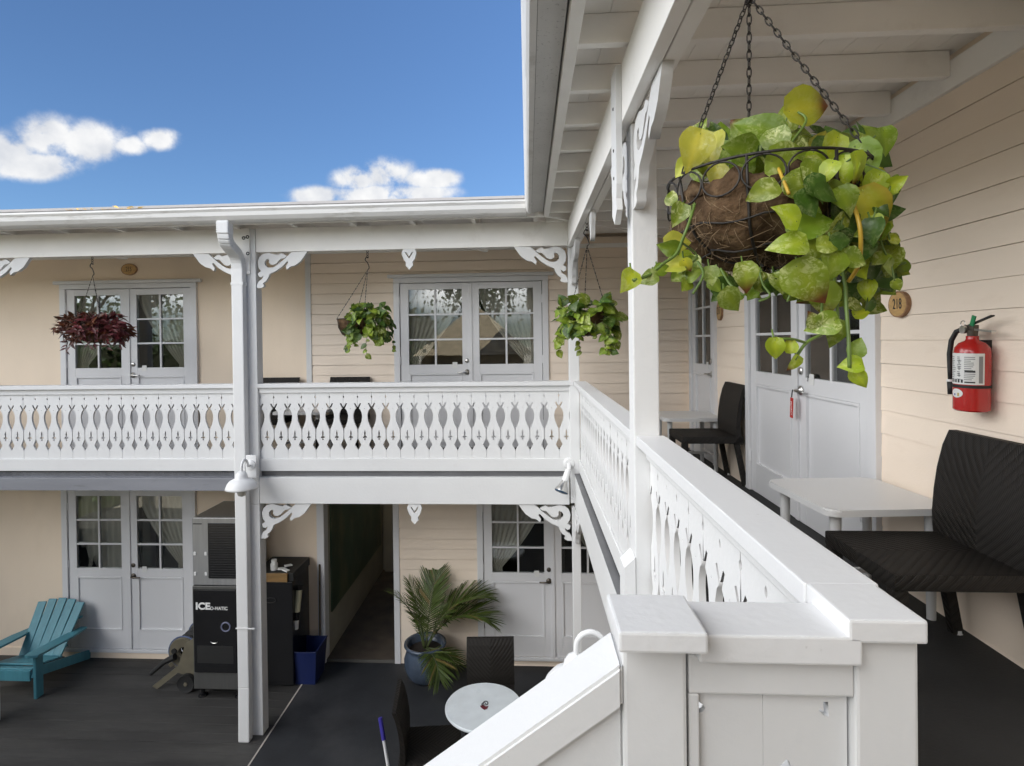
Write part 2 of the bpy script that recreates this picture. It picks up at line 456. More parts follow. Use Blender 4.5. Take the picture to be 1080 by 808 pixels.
def curtain_mesh(mb, x0, x1, z0, z1, y, style, amp=.018):
    """style: 'full', 'left' (gathered to x0), 'right' (gathered to x1)"""
    W = x1-x0
    def fn(u, v):
        z = z1+(z0-z1)*v
        if style == 'full': e = 1.0
        else:
            q = v/.72
            e = (1-.78*(q**1.5)) if q < 1 else .22+.10*(q-1)/.39
        a = u*e if style != 'right' else 1-(1-u)*e
        f = amp*(.6+.4*math.sin(3*u+1))*math.sin(u*(W*70)+.6*math.sin(v*4))
        return (x0+W*a, y+f*(1 if style == 'full' else .7+.3*e), z)
    mb.grid(fn, max(12, int(W*70)), 14)

def french_door(building, name, loc, rz, W=1.83, H=2.13, styles=('full', 'full'), lower=False, single=False, shell=1.1, kind='curtain', sheer=None, handle_leaf=1, cap=True, narrow=.105):
    """local: x across 0..W, y=0 wall face, -y toward the viewer, z from threshold"""
    rot = Matrix.Rotation(rz, 4, 'Z')
    cas = MB(); t = .075
    for x0, x1 in ((0, t), (W-t, W)): cas.box(x0, x1, -.03, .06, 0, H-.06, .004)
    cas.box(0, W, -.031, .06, H-.06, H, .004)
    if cap: cas.box(-.07, W+.07, -.05, .0, H+.002, H+.045, .005)
    cas.box(.0, W, -.035, .06, -.04, -.001, .004)
    d = cas.build('french_door', M['doorw'], None)
    d.parent = building; d.location = Vector(loc)-ORG[building]; d.rotation_euler = (0, 0, rz)
    ORG[d] = Vector((0, 0, 0))
    in0, in1 = t+.004, W-t-.004
    n = 1 if single else 2
    lw = (in1-in0)/n
    for i in range(n):
        x0 = in0+i*lw+.002; x1 = in0+(i+1)*lw-.002
        lf = MB(); st = narrow; y0, y1 = -.008, .034
        zt = H-.066; pb, pt = 1.045, H-.145
        lf.box(x0, x0+st, y0, y1, .004, zt, .003); lf.box(x1-st, x1, y0, y1, .004, zt, .003)
        lf.box(x0+st, x1-st, y0+.001, y1, pt, zt-.001, .003)
        lf.box(x0+st, x1-st, y0+.001, y1, pb-.11, pb, .003)
        lf.box(x0+st, x1-st, y0+.001, y1, .005, .24, .003)
        lf.box(x0+st, x1-st, y0+.014, y1-.006, .24, pb-.11)
        for a, b_, c, e in ((x0+st, x0+st+.02, .24, pb-.11), (x1-st-.02, x1-st, .24, pb-.11), (x0+st+.02, x1-st-.02, .24, .26), (x0+st+.02, x1-st-.02, pb-.13, pb-.11)):
            lf.box(a, b_, y0-.006, y0+.015, c+.0005, e-.0005, .003)
        px0, px1 = x0+st, x1-st
        lf.box((px0+px1)/2-.012, (px0+px1)/2+.012, y0+.004, y1-.004, pb, pt, .003)
        for k in (1, 2):
            z = pb+(pt-pb)*k/3
            lf.box(px0, px1, y0+.005, y1-.005, z-.011, z+.011, .003)
        if not single and i == 0: lf.box(x1-.022, x1+.022, y0-.016, y0+.001, .01, zt-.002, .003)
        leaf = lf.build('door_leaf', M['doorw'], d)
        gl = MB(); gl.box(px0-.004, px1+.004, .011, .015, pb-.004, pt+.004); gl.build('glass', M['glass'], d)
        s_ = styles[i % len(styles)]
        for k_, sty in enumerate(s_ if isinstance(s_, tuple) else (s_,)):
            if not sty: continue
            cb = MB(); curtain_mesh(cb, px0-.05, px1+.05, pb-.35, pt+.06, .075+.03*k_, sty); cb.build('curtain', M[kind], d, smooth=True)
        if i == (handle_leaf if not single else 0):
            hx = x0+.05 if (not single and i == 1) else x1-.05
            hb = MB(); m_ = Matrix.Translation((hx, y0-.002, .95)) @ Matrix.Rotation(PI/2, 4, 'X')
            hb.lathe([(.034, 0), (.034, .008), (.022, .016), (.013, .022), (.013, .045)], 20, m_)
            sg = 1 if hx > (x0+x1)/2 else -1
            hb.tube([(hx, y0-.045, .95), (hx-sg*.03, y0-.052, .95), (hx-sg*.10, y0-.048, .947), (hx-sg*.115, y0-.04, .945)], .0095, 8)
            hb.build('handle', M['chrome'] if not lower else M['bronze'], d, smooth='auto')
            lb = MB(); m_ = Matrix.Translation((hx, y0-.002, 1.09)) @ Matrix.Rotation(PI/2, 4, 'X')
            lb.lathe([(.027, 0), (.027, .008), (.020, .014), (.010, .016)], 18, m_); lb.build('deadbolt', M['chrome'] if not lower else M['bronze'], d, smooth='auto')
            cb = MB(); cb.box(hx-sg*.15-.03, hx-sg*.15+.03, y0-.004, y0+.0, 1.0, 1.075, .001); cb.build('keypad_plate', M['paper'], d)
        for z in (.3, 1.1, 1.85):
            hx = x0-.003 if i == 0 else x1+.003
            hg = MB(); hg.tube([(hx, y0-.007, z-.05), (hx, y0-.007, z+.05)], .007, 8); hg.build('hinge', M['doorw'], d, smooth='auto')
    # room behind
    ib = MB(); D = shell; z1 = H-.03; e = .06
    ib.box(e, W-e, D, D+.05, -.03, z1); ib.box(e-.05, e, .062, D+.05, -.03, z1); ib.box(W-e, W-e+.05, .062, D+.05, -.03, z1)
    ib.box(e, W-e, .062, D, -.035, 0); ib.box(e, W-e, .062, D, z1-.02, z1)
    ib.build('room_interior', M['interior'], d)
    return d

# fretwork bracket outline (traced), metres, origin = corner of post and beam, +u away from the post, v up
_br = [(990,243),(968,275),(938,315),(895,345),(862,351),(834,374),(827,352),(846,322),(838,311),(800,350),(752,382),(704,403),(692,432),(676,456),(653,470),(662,492),(640,504),(606,506),(609,480),(622,456),(651,436),(656,412),(640,428),(622,420),(616,396),(640,382),(622,355),(616,315),(628,280),(655,256),(700,247),(745,261),(772,265),(795,252),(836,274),(815,289),(790,291),(770,311),(755,328),(733,337),(712,333),(700,318),(703,302),(697,291),(680,296),(667,315),(669,336),(685,352),(712,359),(740,352),(768,335),(815,298),(850,266),(872,247)]
BR = [((x-605)/715, -(y-243)/715) for x, y in _br]
BR_ME = curve_mesh(BR, [], .04)
_pe = [(640,128),(633,145),(641,168),(651,182),(649,194),(657,203),(664,212),(671,203),(680,194),(677,182),(687,168),(694,145),(688,128)]
PE = [((x-664)/400, -(y-128)/400) for x, y in _pe]
_ph = [(651,139),(664,158),(677,139),(680,142),(666,165),(662,165),(648,142)]
PE_ME = curve_mesh(PE, [[((x-664)/400, -(y-128)/400) for x, y in _ph]], .03)

def bracket(building, corner, direction, plane, name='bracket'):
    """plane 'x': in the X-Z plane facing -Y; 'y': in the Y-Z plane. direction +1/-1 along that axis"""
    me = BR_ME.copy()
    x, y, z = corner
    if plane == 'x':
        Mx = T(x, y, z) @ F_FRONT @ Matrix.Diagonal((direction, 1, 1, 1))
    else:
        Mx = T(x, y, z) @ Matrix(((0, 0, 1, 0), (direction, 0, 0, 0), (0, 1, 0, 0), (0, 0, 0, 1)))
    me.transform(Mx)
    if (direction < 0) == (plane == 'x'): me.flip_normals()
    return link(name, me, M['white'], building)

def pendant(building, loc, plane):
    me = PE_ME.copy()
    me.transform(T(*loc) @ (F_FRONT if plane == 'x' else F_LEFT))
    return link('pendant_ornament', me, M['white'], building)

# ------------------------------------------------------------------ facing wing
fw = thing('facing_wing', 'two-storey cream hotel wing with white french doors across the courtyard', 'building', (-3, FW, GZ))
UA = (-6.05, -4.22); UB = (-1.67, .26); LC = (-6.08, -4.28); PS = (-2.60, -1.72); LD = (-.66, 1.22)
DH = 2.13
up_ops = [(UA[0]+.02, UA[1]-.02, FZ, FZ+DH-.02), (UB[0]+.02, UB[1]-.02, FZ, FZ+DH-.02)]
lz = GZ+.12
lo_ops = [(LC[0]+.02, LC[1]-.02, lz, lz+DH-.02), (PS[0], PS[1], GZ, GZ+2.15), (LD[0]+.02, LD[1]-.02, lz, lz+DH-.02)]
LX = -10.5
w = MB()
slab(w, 'x', FW, FW+.06, LX, -2.80, FZ, 1.34, up_ops[:1])
slab(w, 'x', FW, FW+.06, LX, PS[0]-.05, GZ, FZ-.06, lo_ops[:1])
w.build('stucco_wall', M['cream'], fw)
w = MB()
slab(w, 'x', FW+.035, FW+.06, -2.73, 2.1, FZ, 1.34, up_ops[1:])
slab(w, 'x', FW+.035, FW+.06, PS[1]+.0, 2.1, GZ, FZ-.06, lo_ops[2:])
courses(w, 'x', FW, -2.73, XW, FZ, 1.28, up_ops[1:])
courses(w, 'x', FW, PS[1]+.06, XW, GZ, FZ-.06, lo_ops[2:])
w.build('clapboard_wall', M['clap'], fw)
w = MB(); w.box(-2.80, -2.73, FW-.03, FW+.06, FZ, 1.3, .004); w.build('corner_board', M['white'], fw)
w = MB(); w.box(LX, LC[0]-.01, FW-.012, FW+.03, GZ, GZ+.11, .004); w.box(LC[0], LC[1], FW-.03, FW+.03, GZ, lz-.045, .004); w.box(LC[1]+.01, -2.80, FW-.012, FW+.03, GZ, GZ+.11, .004)
w.build('base_board', M['cream'], fw)
french_door(fw, 'a', (UA[0], FW-.012, FZ), 0, UA[1]-UA[0], DH, ('left', ('right',)), kind='curtain_dark')
french_door(fw, 'b', (UB[0], FW-.018, FZ), 0, UB[1]-UB[0], DH, ('left', ('right',)), kind='curtain_dark', handle_leaf=0)
french_door(fw, 'c', (LC[0], FW-.012, lz), 0, LC[1]-LC[0], DH, ('full', ('right',)), lower=True, cap=False)
french_door(fw, 'd', (LD[0], FW-.018, lz), 0, LD[1]-LD[0], DH, ('left', 'right'), lower=True, kind='curtain', handle_leaf=0, cap=False)
# passage
p = MB()
for x0, x1 in ((PS[0]-.10, PS[0]), (PS[1], PS[1]+.075)): p.box(x0, x1, FW-.03, FW+.10, GZ, GZ+2.15, .004)
p.box(PS[0]-.10, PS[1]+.075, FW-.031, FW+.10, GZ+2.152, GZ+2.25, .004)
p.box(PS[0]-.04, PS[0]-.001, FW-.045, FW-.03, GZ, GZ+2.15, .003)
pf = p.build('passage_frame', M['doorw'], fw)
p = MB(); p.box(PS[0], PS[1], FW+.001, 9.9, GZ-.05, GZ+.03); p.build('passage_floor', M['pass_floor'], pf)
p = MB(); p.box(PS[0]-.06, PS[0], FW+.102, 9.9, GZ, GZ+2.4); p.box(PS[1], PS[1]+.06, FW+.102, 9.9, GZ, GZ+3.6); p.box(PS[0], PS[1], 9.9, 9.96, GZ, GZ+2.4); p.box(PS[0], PS[1], FW+.102, 8.3, GZ+2.3, GZ+2.4)
p.build('passage_wall', M['pass_wall'], pf)
p = MB(); p.box(PS[0]+.002, PS[0]+.02, FW+.16, 9.7, GZ+.55, GZ+2.28, .004); p.build('wall_panel', M['mural'], pf)
p = MB(); p.box(PS[0]+.05, PS[1]-.28, 9.82, 9.897, GZ+.03, GZ+2.08, .006); p.build('end_door', M['pass_wall'], pf)
p = MB(); p.box(PS[1]-.055, PS[1]-.006, 8.4, 9.25, GZ+.04, GZ+2.1, .006); p.build('side_door', M['ochre'], pf)
p = MB(); p.box(PS[0], PS[1], FW-.02, FW+.0, GZ, GZ+.035, .003); p.build('threshold', M['under'], pf)
# gallery deck and beams
w = MB(); w.box(LX, XW, 5.78, FW-.02, FZ-.05, FZ); w.build('gallery_deck', M['gfloor'], fw)
w = MB(); w.box(LX, XW, 5.85, FW-.02, FZ-.10, FZ-.06); w.build('porch_ceiling', M['soffit'], fw)
w = MB(); w.box(LX, -3.06, 5.72, 5.80, -1.52, -1.385, .006); w.box(LX, -3.06, 5.78, 5.83, -1.385, -1.335); w.build('grey_beam', M['greybeam'], fw)
w = MB(); w.box(-2.78, .40, 5.71, 5.80, -1.647, -1.375, .005); w.build('floor_beam', M['white'], fw)
w = MB(); w.box(-2.78, .40, 5.765, 5.79, -1.373, -1.315); w.build('floor_edge', M['ledge'], fw)
w = MB(); w.box(LX, -5.77, 5.715, 5.82, .945, 1.19, .005); w.box(-5.768, -2.92, 5.715, 5.82, .945, 1.19, .005); w.box(-2.78, .41, 5.715, 5.82, .945, 1.19, .005)
w.build('eave_beam', M['soffit'], fw)
# ceiling, rafters
w = MB()
for i in range(24):
    y = 5.86+.095*i
    if y+.093 > FW: break
    w.box(LX, XW, y, y+.092, 1.295+.0, 1.315)
w.build('gallery_ceiling', M['soffit'], fw)
x = LX+.2
while x < .25:
    w = MB(); w.box(x, x+.04, 5.41, FW, 1.185, 1.294, .003); x += .61
    w.build('rafter', M['soffit'], fw)
w = MB(); w.box(LX, XW-.04, FW-.035, FW-.0, 1.13, 1.183, .003); w.build('ledger_board', M['soffit'], fw)
# eave board + gutter + roof
w = MB(); w.box(LX, .215, 5.39, 5.42, 1.165, 1.30, .003); w.build('eave_board', M['soffit'], fw)
def gutter_prof(o): return [(0, 1.300), (-.012, 1.302), (-.014, 1.285), (0, 1.262), (.004, 1.225), (.03, 1.19), (.06, 1.172), (.125, 1.17), (.125, 1.30), (.118, 1.30), (.118, 1.18), (.06, 1.181), (.036, 1.198), (.012, 1.23), (.008, 1.265), (.0, 1.29)]
GP = gutter_prof(0)
w = MB(); w.prism(GP, lambda u, v, d: (d, 5.262+u, v), LX, .004); 
w.build('gutter', M['gutter'], fw)
w = MB(); S = .262
w.prism([(5.27, 1.318), (8.45, 1.318+S*3.18), (8.45, 1.27+S*3.18), (5.27, 1.306)], lambda u, v, d: (d, u, v), LX, 7)
w.build('roof', M['shingle'], fw)
w = MB(); w.box(LX, PS[0]-.06, 8.36, 8.42, GZ, 1.3+S*3); w.box(PS[1]+.06, 7, 8.36, 8.42, GZ, 1.3+S*3); w.box(PS[0]-.06, PS[1]+.06, 8.36, 8.42, GZ+2.4, 1.3+S*3); w.box(LX, LX+.06, FW+.061, 8.36, GZ, 1.3); w.build('rear_wall', M['cream'], fw)
# posts
def front_post(x0, x1):
    q = MB(); q.box(x0, x1, 5.705, 5.835, FZ-.32, 1.185, .006); q.build('post', M['white'], fw)
    q = MB(); q.box(x0, x1, 5.705, 5.835, GZ, FZ-.322, .006); q.build('post', M['white'], fw)
front_post(-2.915, -2.782); front_post(-5.90, -5.772); front_post(-8.83, -8.702)
q = MB(); q.box(.412, .512, 5.705, 5.83, FZ-.30, .945, .006); q.build('post', M['white'], fw)
q = MB(); q.box(.424, .508, 5.72, 5.80, GZ, FZ-.34, .006); q.build('post', M['white'], fw)
q = MB(); q.box(-2.917, -2.835, 5.685, 5.704, .755, 1.19, .003); q.box(-2.919, -2.833, 5.683, 5.704, .72, .753, .003)
pl = q.build('splice_plate', M['soffit'], fw)
for x, z in ((-2.893, 1.09), (-2.853, 1.10), (-2.852, .93)):
    b = MB(); b.tube([(x+.014*math.cos(k*PI/8), 5.684, z+.014*math.sin(k*PI/8)) for k in range(16)], .005, 6, closed=True); b.build('bolt', M['iron'], pl, smooth='auto')
# downpipe
def rect_pipe(mb, pts, w_, h_):
    for a, b in zip(pts, pts[1:]): mb.bar(a, b, w_, h_, .012, up=(0, 1, 0.001))
q = MB()
DX = .055
q.box(-2.962, -2.842, 5.285, 5.392, 1.06, 1.19, .016)
P0, P1, P2, P3_ = Vector((-2.902, 5.338, 1.07)), Vector((-2.904, 5.345, .90)), Vector((-2.93, 5.64, 1.00)), Vector((-2.93, 5.642, .78))
path = [P0*(1-u)**3+P1*3*u*(1-u)**2+P2*3*u*u*(1-u)+P3_*u**3 for u in [k/11 for k in range(12)]]
for a, b in zip(path, path[1:]): q.bar(a, Vector(b)+(Vector(b)-Vector(a))*.25, .116, .088, .012, up=(0, 1, 0.3))
for i in range(5): q.box(-2.961, -2.843, 5.283, 5.287, 1.075+.02*i, 1.081+.02*i)
q.box(-3.045+DX, -2.925+DX, 5.60, 5.684, -2.9, .80, .012); q.box(-3.05+DX, -2.92+DX, 5.598, 5.686, .60, .63, .004)
q.box(-3.043+DX, -2.927+DX, 5.60, 5.682, -3.5, -2.885, .012)
q.obox(T(-2.985+DX, 5.635, -3.77) @ Matrix.Rotation(R(-1.5), 4, 'X'), .118, .082, .56, .014)
dp = q.build('downpipe', M['white'], fw)
q = MB(); q.box(-3.052+DX, -2.80, 5.594, 5.60, -2.893, -2.88, .001); q.build('pipe_strap', M['white'], dp)
# brackets, pendants
for c, d in (((-2.782, 5.74, .945), 1), ((-2.915, 5.74, .945), -1), ((.412, 5.74, .945), -1), ((-5.772, 5.74, .945), 1), ((-2.782, 5.745, -1.647), 1), ((.424, 5.745, -1.647), -1)):
    bracket(fw, c, d, 'x')
pendant(fw, (-1.19, 5.735, .945), 'x'); pendant(fw, (-1.17, 5.735, -1.647), 'x')

# ------------------------------------------------------------------ side wing (right)
rw = thing('side_wing', 'near cream clapboard hotel wing at right with open white-raftered gallery roof', 'building', (XW, 3, GZ))
RD = (3.27, 5.17); RE = (6.0, 6.93)
Y0 = -7.0
r_ops = [(RD[0]+.02, RD[1]-.02, FZ, FZ+DH-.02), (RE[0]+.02, RE[1]-.02, FZ, FZ+DH-.02)]
w = MB()
slab(w, 'y', XW+.002, XW+.06, Y0, FW-.002, FZ, 1.34, r_ops)
courses(w, 'y', XW, Y0, FW-.0, FZ, 1.24, r_ops, gap=.0022)
w.build('clapboard_wall', M['clap'], rw)
w = MB(); w.box(XW, XW+.06, Y0, FW-.002, GZ, FZ-.06); w.build('lower_wall', M['cream'], rw)
french_door(rw, 'e', (XW-.018, RD[1], FZ), R(-90), RD[1]-RD[0], DH, ('full', 'full'), handle_leaf=1)
french_door(rw, 'f', (XW-.018, RE[1], FZ), R(-90), RE[1]-RE[0], DH, ('full',), single=True)
w = MB(); w.box(.50, XW, Y0, 5.775, FZ-.05, FZ); w.build('gallery_deck', M['gfloor'], rw)
w = MB(); w.box(.52, XW, Y0, 5.84, FZ-.10, FZ-.06); w.build('porch_ceiling', M['soffit'], rw)
w = MB(); w.box(.45, .50, Y0+0, 5.705, FZ-.32, FZ-.012, .004); w.build('fascia_board', M['white'], rw)
w = MB(); w.box(.452, .53, .97, 5.70, FZ-.010, FZ-.003); w.build('ledge', M['ledge'], rw)
w = MB(); w.box(.41, .458, Y0, 5.713, .92, 1.165, .004); w.box(.462, .515, Y0, 5.712, .92, 1.165, .004); w.build('eave_beam', M['soffit'], rw)
k = 0; y = Y0
while y < FW-.1:
    xx0 = .2
    if y > 5.80: xx0 = y-5.2
    x_end = XW-.04
    if xx0 < x_end:
        w = MB(); w.box(xx0, x_end, y, y+.042, 1.175, 1.294, .004); w.build('rafter', M['soffit'], rw)
    y += .422
w = MB(); w.bar((.10, 5.36, 1.235), (1.95, 7.05, 1.235), .045, .115, .003); w.build('hip_rafter', M['soffit'], rw)
w = MB(); i = 0
x = .205
while x < XW:
    w.box(x, min(x+.136, XW), Y0, 5.85, 1.296, 1.316); x += .138
w.build('gallery_ceiling', M['soffit'], rw)
w = MB(); w.box(XW-.038, XW-.0, Y0, FW-.036, 1.12, 1.25, .004); w.build('ledger_board', M['soffit'], rw)
w = MB(); w.box(.165, .215, Y0, 5.388, 1.165, 1.30, .004); w.build('eave_board', M['soffit'], rw)
w = MB(); w.prism(GP, lambda u, v, d: (-.004+u*.42, d, v), Y0, 5.262); w.build('gutter', M['gutter'], rw)
w = MB(); w.box(.052, .157, Y0, 5.39, 1.205, 1.212); w.build('drip_flashing', M['speckle'], rw)
w = MB(); w.prism([(.0, 1.320), (5.5, 1.320+S*5.5), (5.5, 1.27+S*5.5), (.0, 1.308)], lambda u, v, d: (u, d, v), Y0, 9.4); w.build('roof', M['shingle'], rw)
w = MB(); w.prism([(5.5, 1.32+S*5.5), (11, 1.32), (11, 1.27), (5.5, 1.27+S*5.5)], lambda u, v, d: (u, d, v), Y0, 9.4); w.build('roof', M['shingle'], rw)
w = MB(); w.box(10.9, 11, Y0, 9.4, GZ, 1.3); w.box(XW+.061, 10.9, Y0, Y0+.06, GZ, 1.3); w.build('rear_wall', M['cream'], rw)
w = MB(); w.box(.10, XW-.001, -1.32, -1.24, GZ, 1.15); w.build('added_shade_wall', M['cream'], rw)  # unseen wall behind the viewer, added to shade the near gate
# posts
def side_post(y0, y1):
    q = MB(); q.box(.448, .556, y0, y1, FZ-.33, .918, .006); q.build('post', M['white'], rw)
    q = MB(); q.box(.455, .55, y0+.005, y1-.005, GZ, FZ-.332, .006); q.build('post', M['white'], rw)
    q = MB()
    q.prism([(y0-.012, 1.16), (y1+.012, 1.16), (y1+.012, .66), (y1-.0, .60), (y1+.01, .55), ((y0+y1)/2, .50), (y0-.01, .55), (y0, .60), (y0-.012, .66)], lambda u, v, d: (d, u, v), .384, .409)
    pl = q.build('splice_plate', M['white'], rw)
    for z in (1.0, .82, .70):
        b = MB(); b.lathe([(.008, 0), (.008, .002), (.004, .004)], 8, T(.3845, (y0+y1)/2, z) @ Matrix.Rotation(-PI/2, 4, 'Y')); b.build('bolt', M['iron'], pl, smooth='auto')
    q = MB(); q.prism([(.40, -.975), (.447, -.93), (.447, -1.70), (.40, -1.70)], lambda u, v, d: (u, d, v), y0-.005, y1+.005); q.build('splice_plate', M['white'], rw)
side_post(2.45, 2.56)
side_post(-1.23, -1.12)
bracket(rw, (.475, 2.45, .918), -1, 'y'); bracket(rw, (.475, 2.56, .918), 1, 'y'); bracket(rw, (.462, 5.705, .918), -1, 'y')
bracket(rw, (.466, 5.715, -1.652), -1, 'y')
pendant(rw, (.475, 4.12, .918), 'y')

# ------------------------------------------------------------------ railings
def baluster(p):
    half = [(.001, -.50), (.001, -.540), (.008, -.549), (.008, -.560), (.001, -.568), (.001, -.658), (.026, -.616), (.038, -.622), (.018, -.664), (.014, -.672), (.031, -.689), (.044, -.724), (.047, -.757), (.041, -.803), (.023, -.850), (.006, -.886), (.004, -.930), (.0045, -.985), (.033, -1.045), (.032, -1.052), (.003, -1.10), (.001, -1.12), (.001, -1.30)]
    k = min(1.0, p/.147)
    left = [(-p/2+d*k, z) for d, z in half]; right = [(p/2-d*k, z) for d, z in half][::-1]
    cr = [(0, -.893), (.009, -.925), (.006, -.958), (.021, -.962), (.021, -.977), (.006, -.975), (.006, -.984), (.011, -.998), (-.011, -.998), (-.006, -.984), (-.006, -.975), (-.021, -.977), (-.021, -.962), (-.006, -.958), (-.009, -.925)]
    dot = [(.0035*math.cos(a*PI/4), -.675+.0035*math.sin(a*PI/4)) for a in range(8)]
    return curve_mesh(left+right, [cr, dot], .021)

def rail_bay(root, axis, c_board, a0, a1, n, cap0, cap1, bot=True):
    """axis 'x': bay along X, boards at y=c_board; axis 'y': along Y, boards at x=c_board. cap0/cap1 across range"""
    p = (a1-a0)/n
    base = baluster(p)
    o0 = ORG[root]; Fm = F_FRONT if axis == 'x' else F_LEFT
    base.transform(Fm)
    first = None
    for i in range(n):
        a = a0+p*(i+.5)
        if first is None:
            me = base; ob = bpy.data.objects.new('baluster_board', me); me.materials.append(M['white']); C.objects.link(ob); first = ob
        else:
            ob = first.copy(); C.objects.link(ob)
        ob.parent = root
        j = random.uniform(-.0015, .0015)
        ob.location = (Vector((a, c_board+j, 0)) if axis == 'x' else Vector((c_board+j, a, 0)))-o0
    def bx(u0, u1, z0, z1, bev=.005):
        q = MB()
        if axis == 'x': q.box(a0, a1, u0, u1, z0, z1, bev)
        else: q.box(u0, u1, a0, a1, z0, z1, bev)
        return q
    bx(cap0, cap1, -.452, -.410, .0035).build('top_rail', M['cap'], root)
    f = -.026
    bx(c_board+f, c_board-.012, -.508, -.453, .004).build('apron_rail', M['white'], root)
    bx(c_board+f, c_board-.012, -1.315, -1.187, .004).build('bottom_rail', M['white'], root)
    bx(c_board+.013, c_board+.05, -.53, -.453, .004).build('inner_rail', M['white'], root)
    bx(c_board+.013, c_board+.05, -1.28, -1.20, .004).build('inner_rail', M['white'], root)

rl = thing('balcony_railing', 'white fretwork balustrade of the facing gallery left of the downpipe', 'railing', (-4.3, 5.75, FZ), 'fretwork balcony railings')
rail_bay(rl, 'x', 5.757, -5.772, -2.916, 21, 5.70, 5.84)
rl = thing('balcony_railing', 'white fretwork balustrade of the facing gallery beyond the left edge of the view', 'railing', (-7.3, 5.75, FZ), 'fretwork balcony railings')
rail_bay(rl, 'x', 5.757, -8.70, -5.902, 21, 5.70, 5.84)
rl = thing('balcony_railing', 'white fretwork balustrade of the facing gallery, between the downpipe and the inner corner', 'railing', (-1.2, 5.75, FZ), 'fretwork balcony railings')
rail_bay(rl, 'x', 5.757, -2.781, .452, 22, 5.70, 5.84)
rl = thing('balcony_railing', 'near white fretwork balustrade running toward us along the right gallery', 'railing', (.5, 3.3, FZ), 'fretwork balcony railings')
rail_bay(rl, 'y', .522, 2.561, 5.70, 21, .455, .575)
rail_bay(rl, 'y', .522, .972, 2.449, 10, .455, .575)
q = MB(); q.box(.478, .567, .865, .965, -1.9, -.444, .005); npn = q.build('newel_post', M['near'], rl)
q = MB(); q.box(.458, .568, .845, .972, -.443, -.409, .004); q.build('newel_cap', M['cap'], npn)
# gate panel between newels, stair
ga = thing('landing_gate', 'white boarded gate panel with small cut-outs between the two near newel posts', 'gate', (.36, .87, -1.33))
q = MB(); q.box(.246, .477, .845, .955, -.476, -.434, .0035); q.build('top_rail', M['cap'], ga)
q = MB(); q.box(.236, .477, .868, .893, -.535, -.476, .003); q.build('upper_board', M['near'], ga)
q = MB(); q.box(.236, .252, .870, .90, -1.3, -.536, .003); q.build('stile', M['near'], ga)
hook = [(.4395, -.552), (.447, -.552), (.4475, -.5745), (.440, -.573), (.4335, -.566), (.4345, -.563), (.4405, -.566)]
moon = [(.2545, -.556), (.262, -.561), (.2645, -.566), (.261, -.5715), (.2545, -.574)]
dia = [(.375, -.652), (.384, -.641), (.389, -.644), (.394, -.661), (.384, -.675), (.374, -.666)]
hook2 = [(.300, -.618), (.308, -.608), (.312, -.611), (.317, -.627), (.307, -.64), (.299, -.63)]
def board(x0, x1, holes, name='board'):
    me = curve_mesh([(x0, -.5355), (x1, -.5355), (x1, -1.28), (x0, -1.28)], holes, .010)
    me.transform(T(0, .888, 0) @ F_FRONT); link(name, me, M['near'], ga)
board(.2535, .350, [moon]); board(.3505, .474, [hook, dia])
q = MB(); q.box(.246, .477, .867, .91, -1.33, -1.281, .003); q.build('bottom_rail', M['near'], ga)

st = thing('staircase', 'white courtyard staircase with sloping handrail and square newel dropping to the left', 'staircase', (-.4, .6, GZ))
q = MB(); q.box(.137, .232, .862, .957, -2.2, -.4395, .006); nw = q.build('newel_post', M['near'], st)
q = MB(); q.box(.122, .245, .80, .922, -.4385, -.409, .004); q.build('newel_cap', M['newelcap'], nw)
SL = .735; LN = 3.4
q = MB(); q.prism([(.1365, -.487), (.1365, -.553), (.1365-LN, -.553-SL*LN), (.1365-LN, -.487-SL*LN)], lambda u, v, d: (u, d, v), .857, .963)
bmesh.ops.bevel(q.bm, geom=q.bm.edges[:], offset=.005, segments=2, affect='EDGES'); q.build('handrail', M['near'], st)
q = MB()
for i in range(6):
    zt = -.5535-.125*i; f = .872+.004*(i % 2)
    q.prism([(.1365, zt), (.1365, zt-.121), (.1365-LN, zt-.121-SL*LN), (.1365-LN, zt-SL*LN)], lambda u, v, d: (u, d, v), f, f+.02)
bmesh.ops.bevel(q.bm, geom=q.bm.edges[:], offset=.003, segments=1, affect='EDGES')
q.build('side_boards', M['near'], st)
q = MB()
q.box(-.02, .45, -1.0, .85, FZ-.05, FZ-.0)
q.build('landing', M['gfloor'], st)
q = MB(); n = 15; rise = (FZ-GZ)/n; run = rise/.735
for i in range(1, n):
    x1 = -.02-run*(i-1); q.box(x1-run-.02, x1, -.25, .84, FZ-rise*i-.04, FZ-rise*i, .004)
q.build('treads', M['gfloor'], st)
q = MB(); q.bar((-.02, -.26, FZ-.18), (-.02-run*(n-1), -.26, GZ+.05), .04, .26); q.build('stringer', M['white'], st)
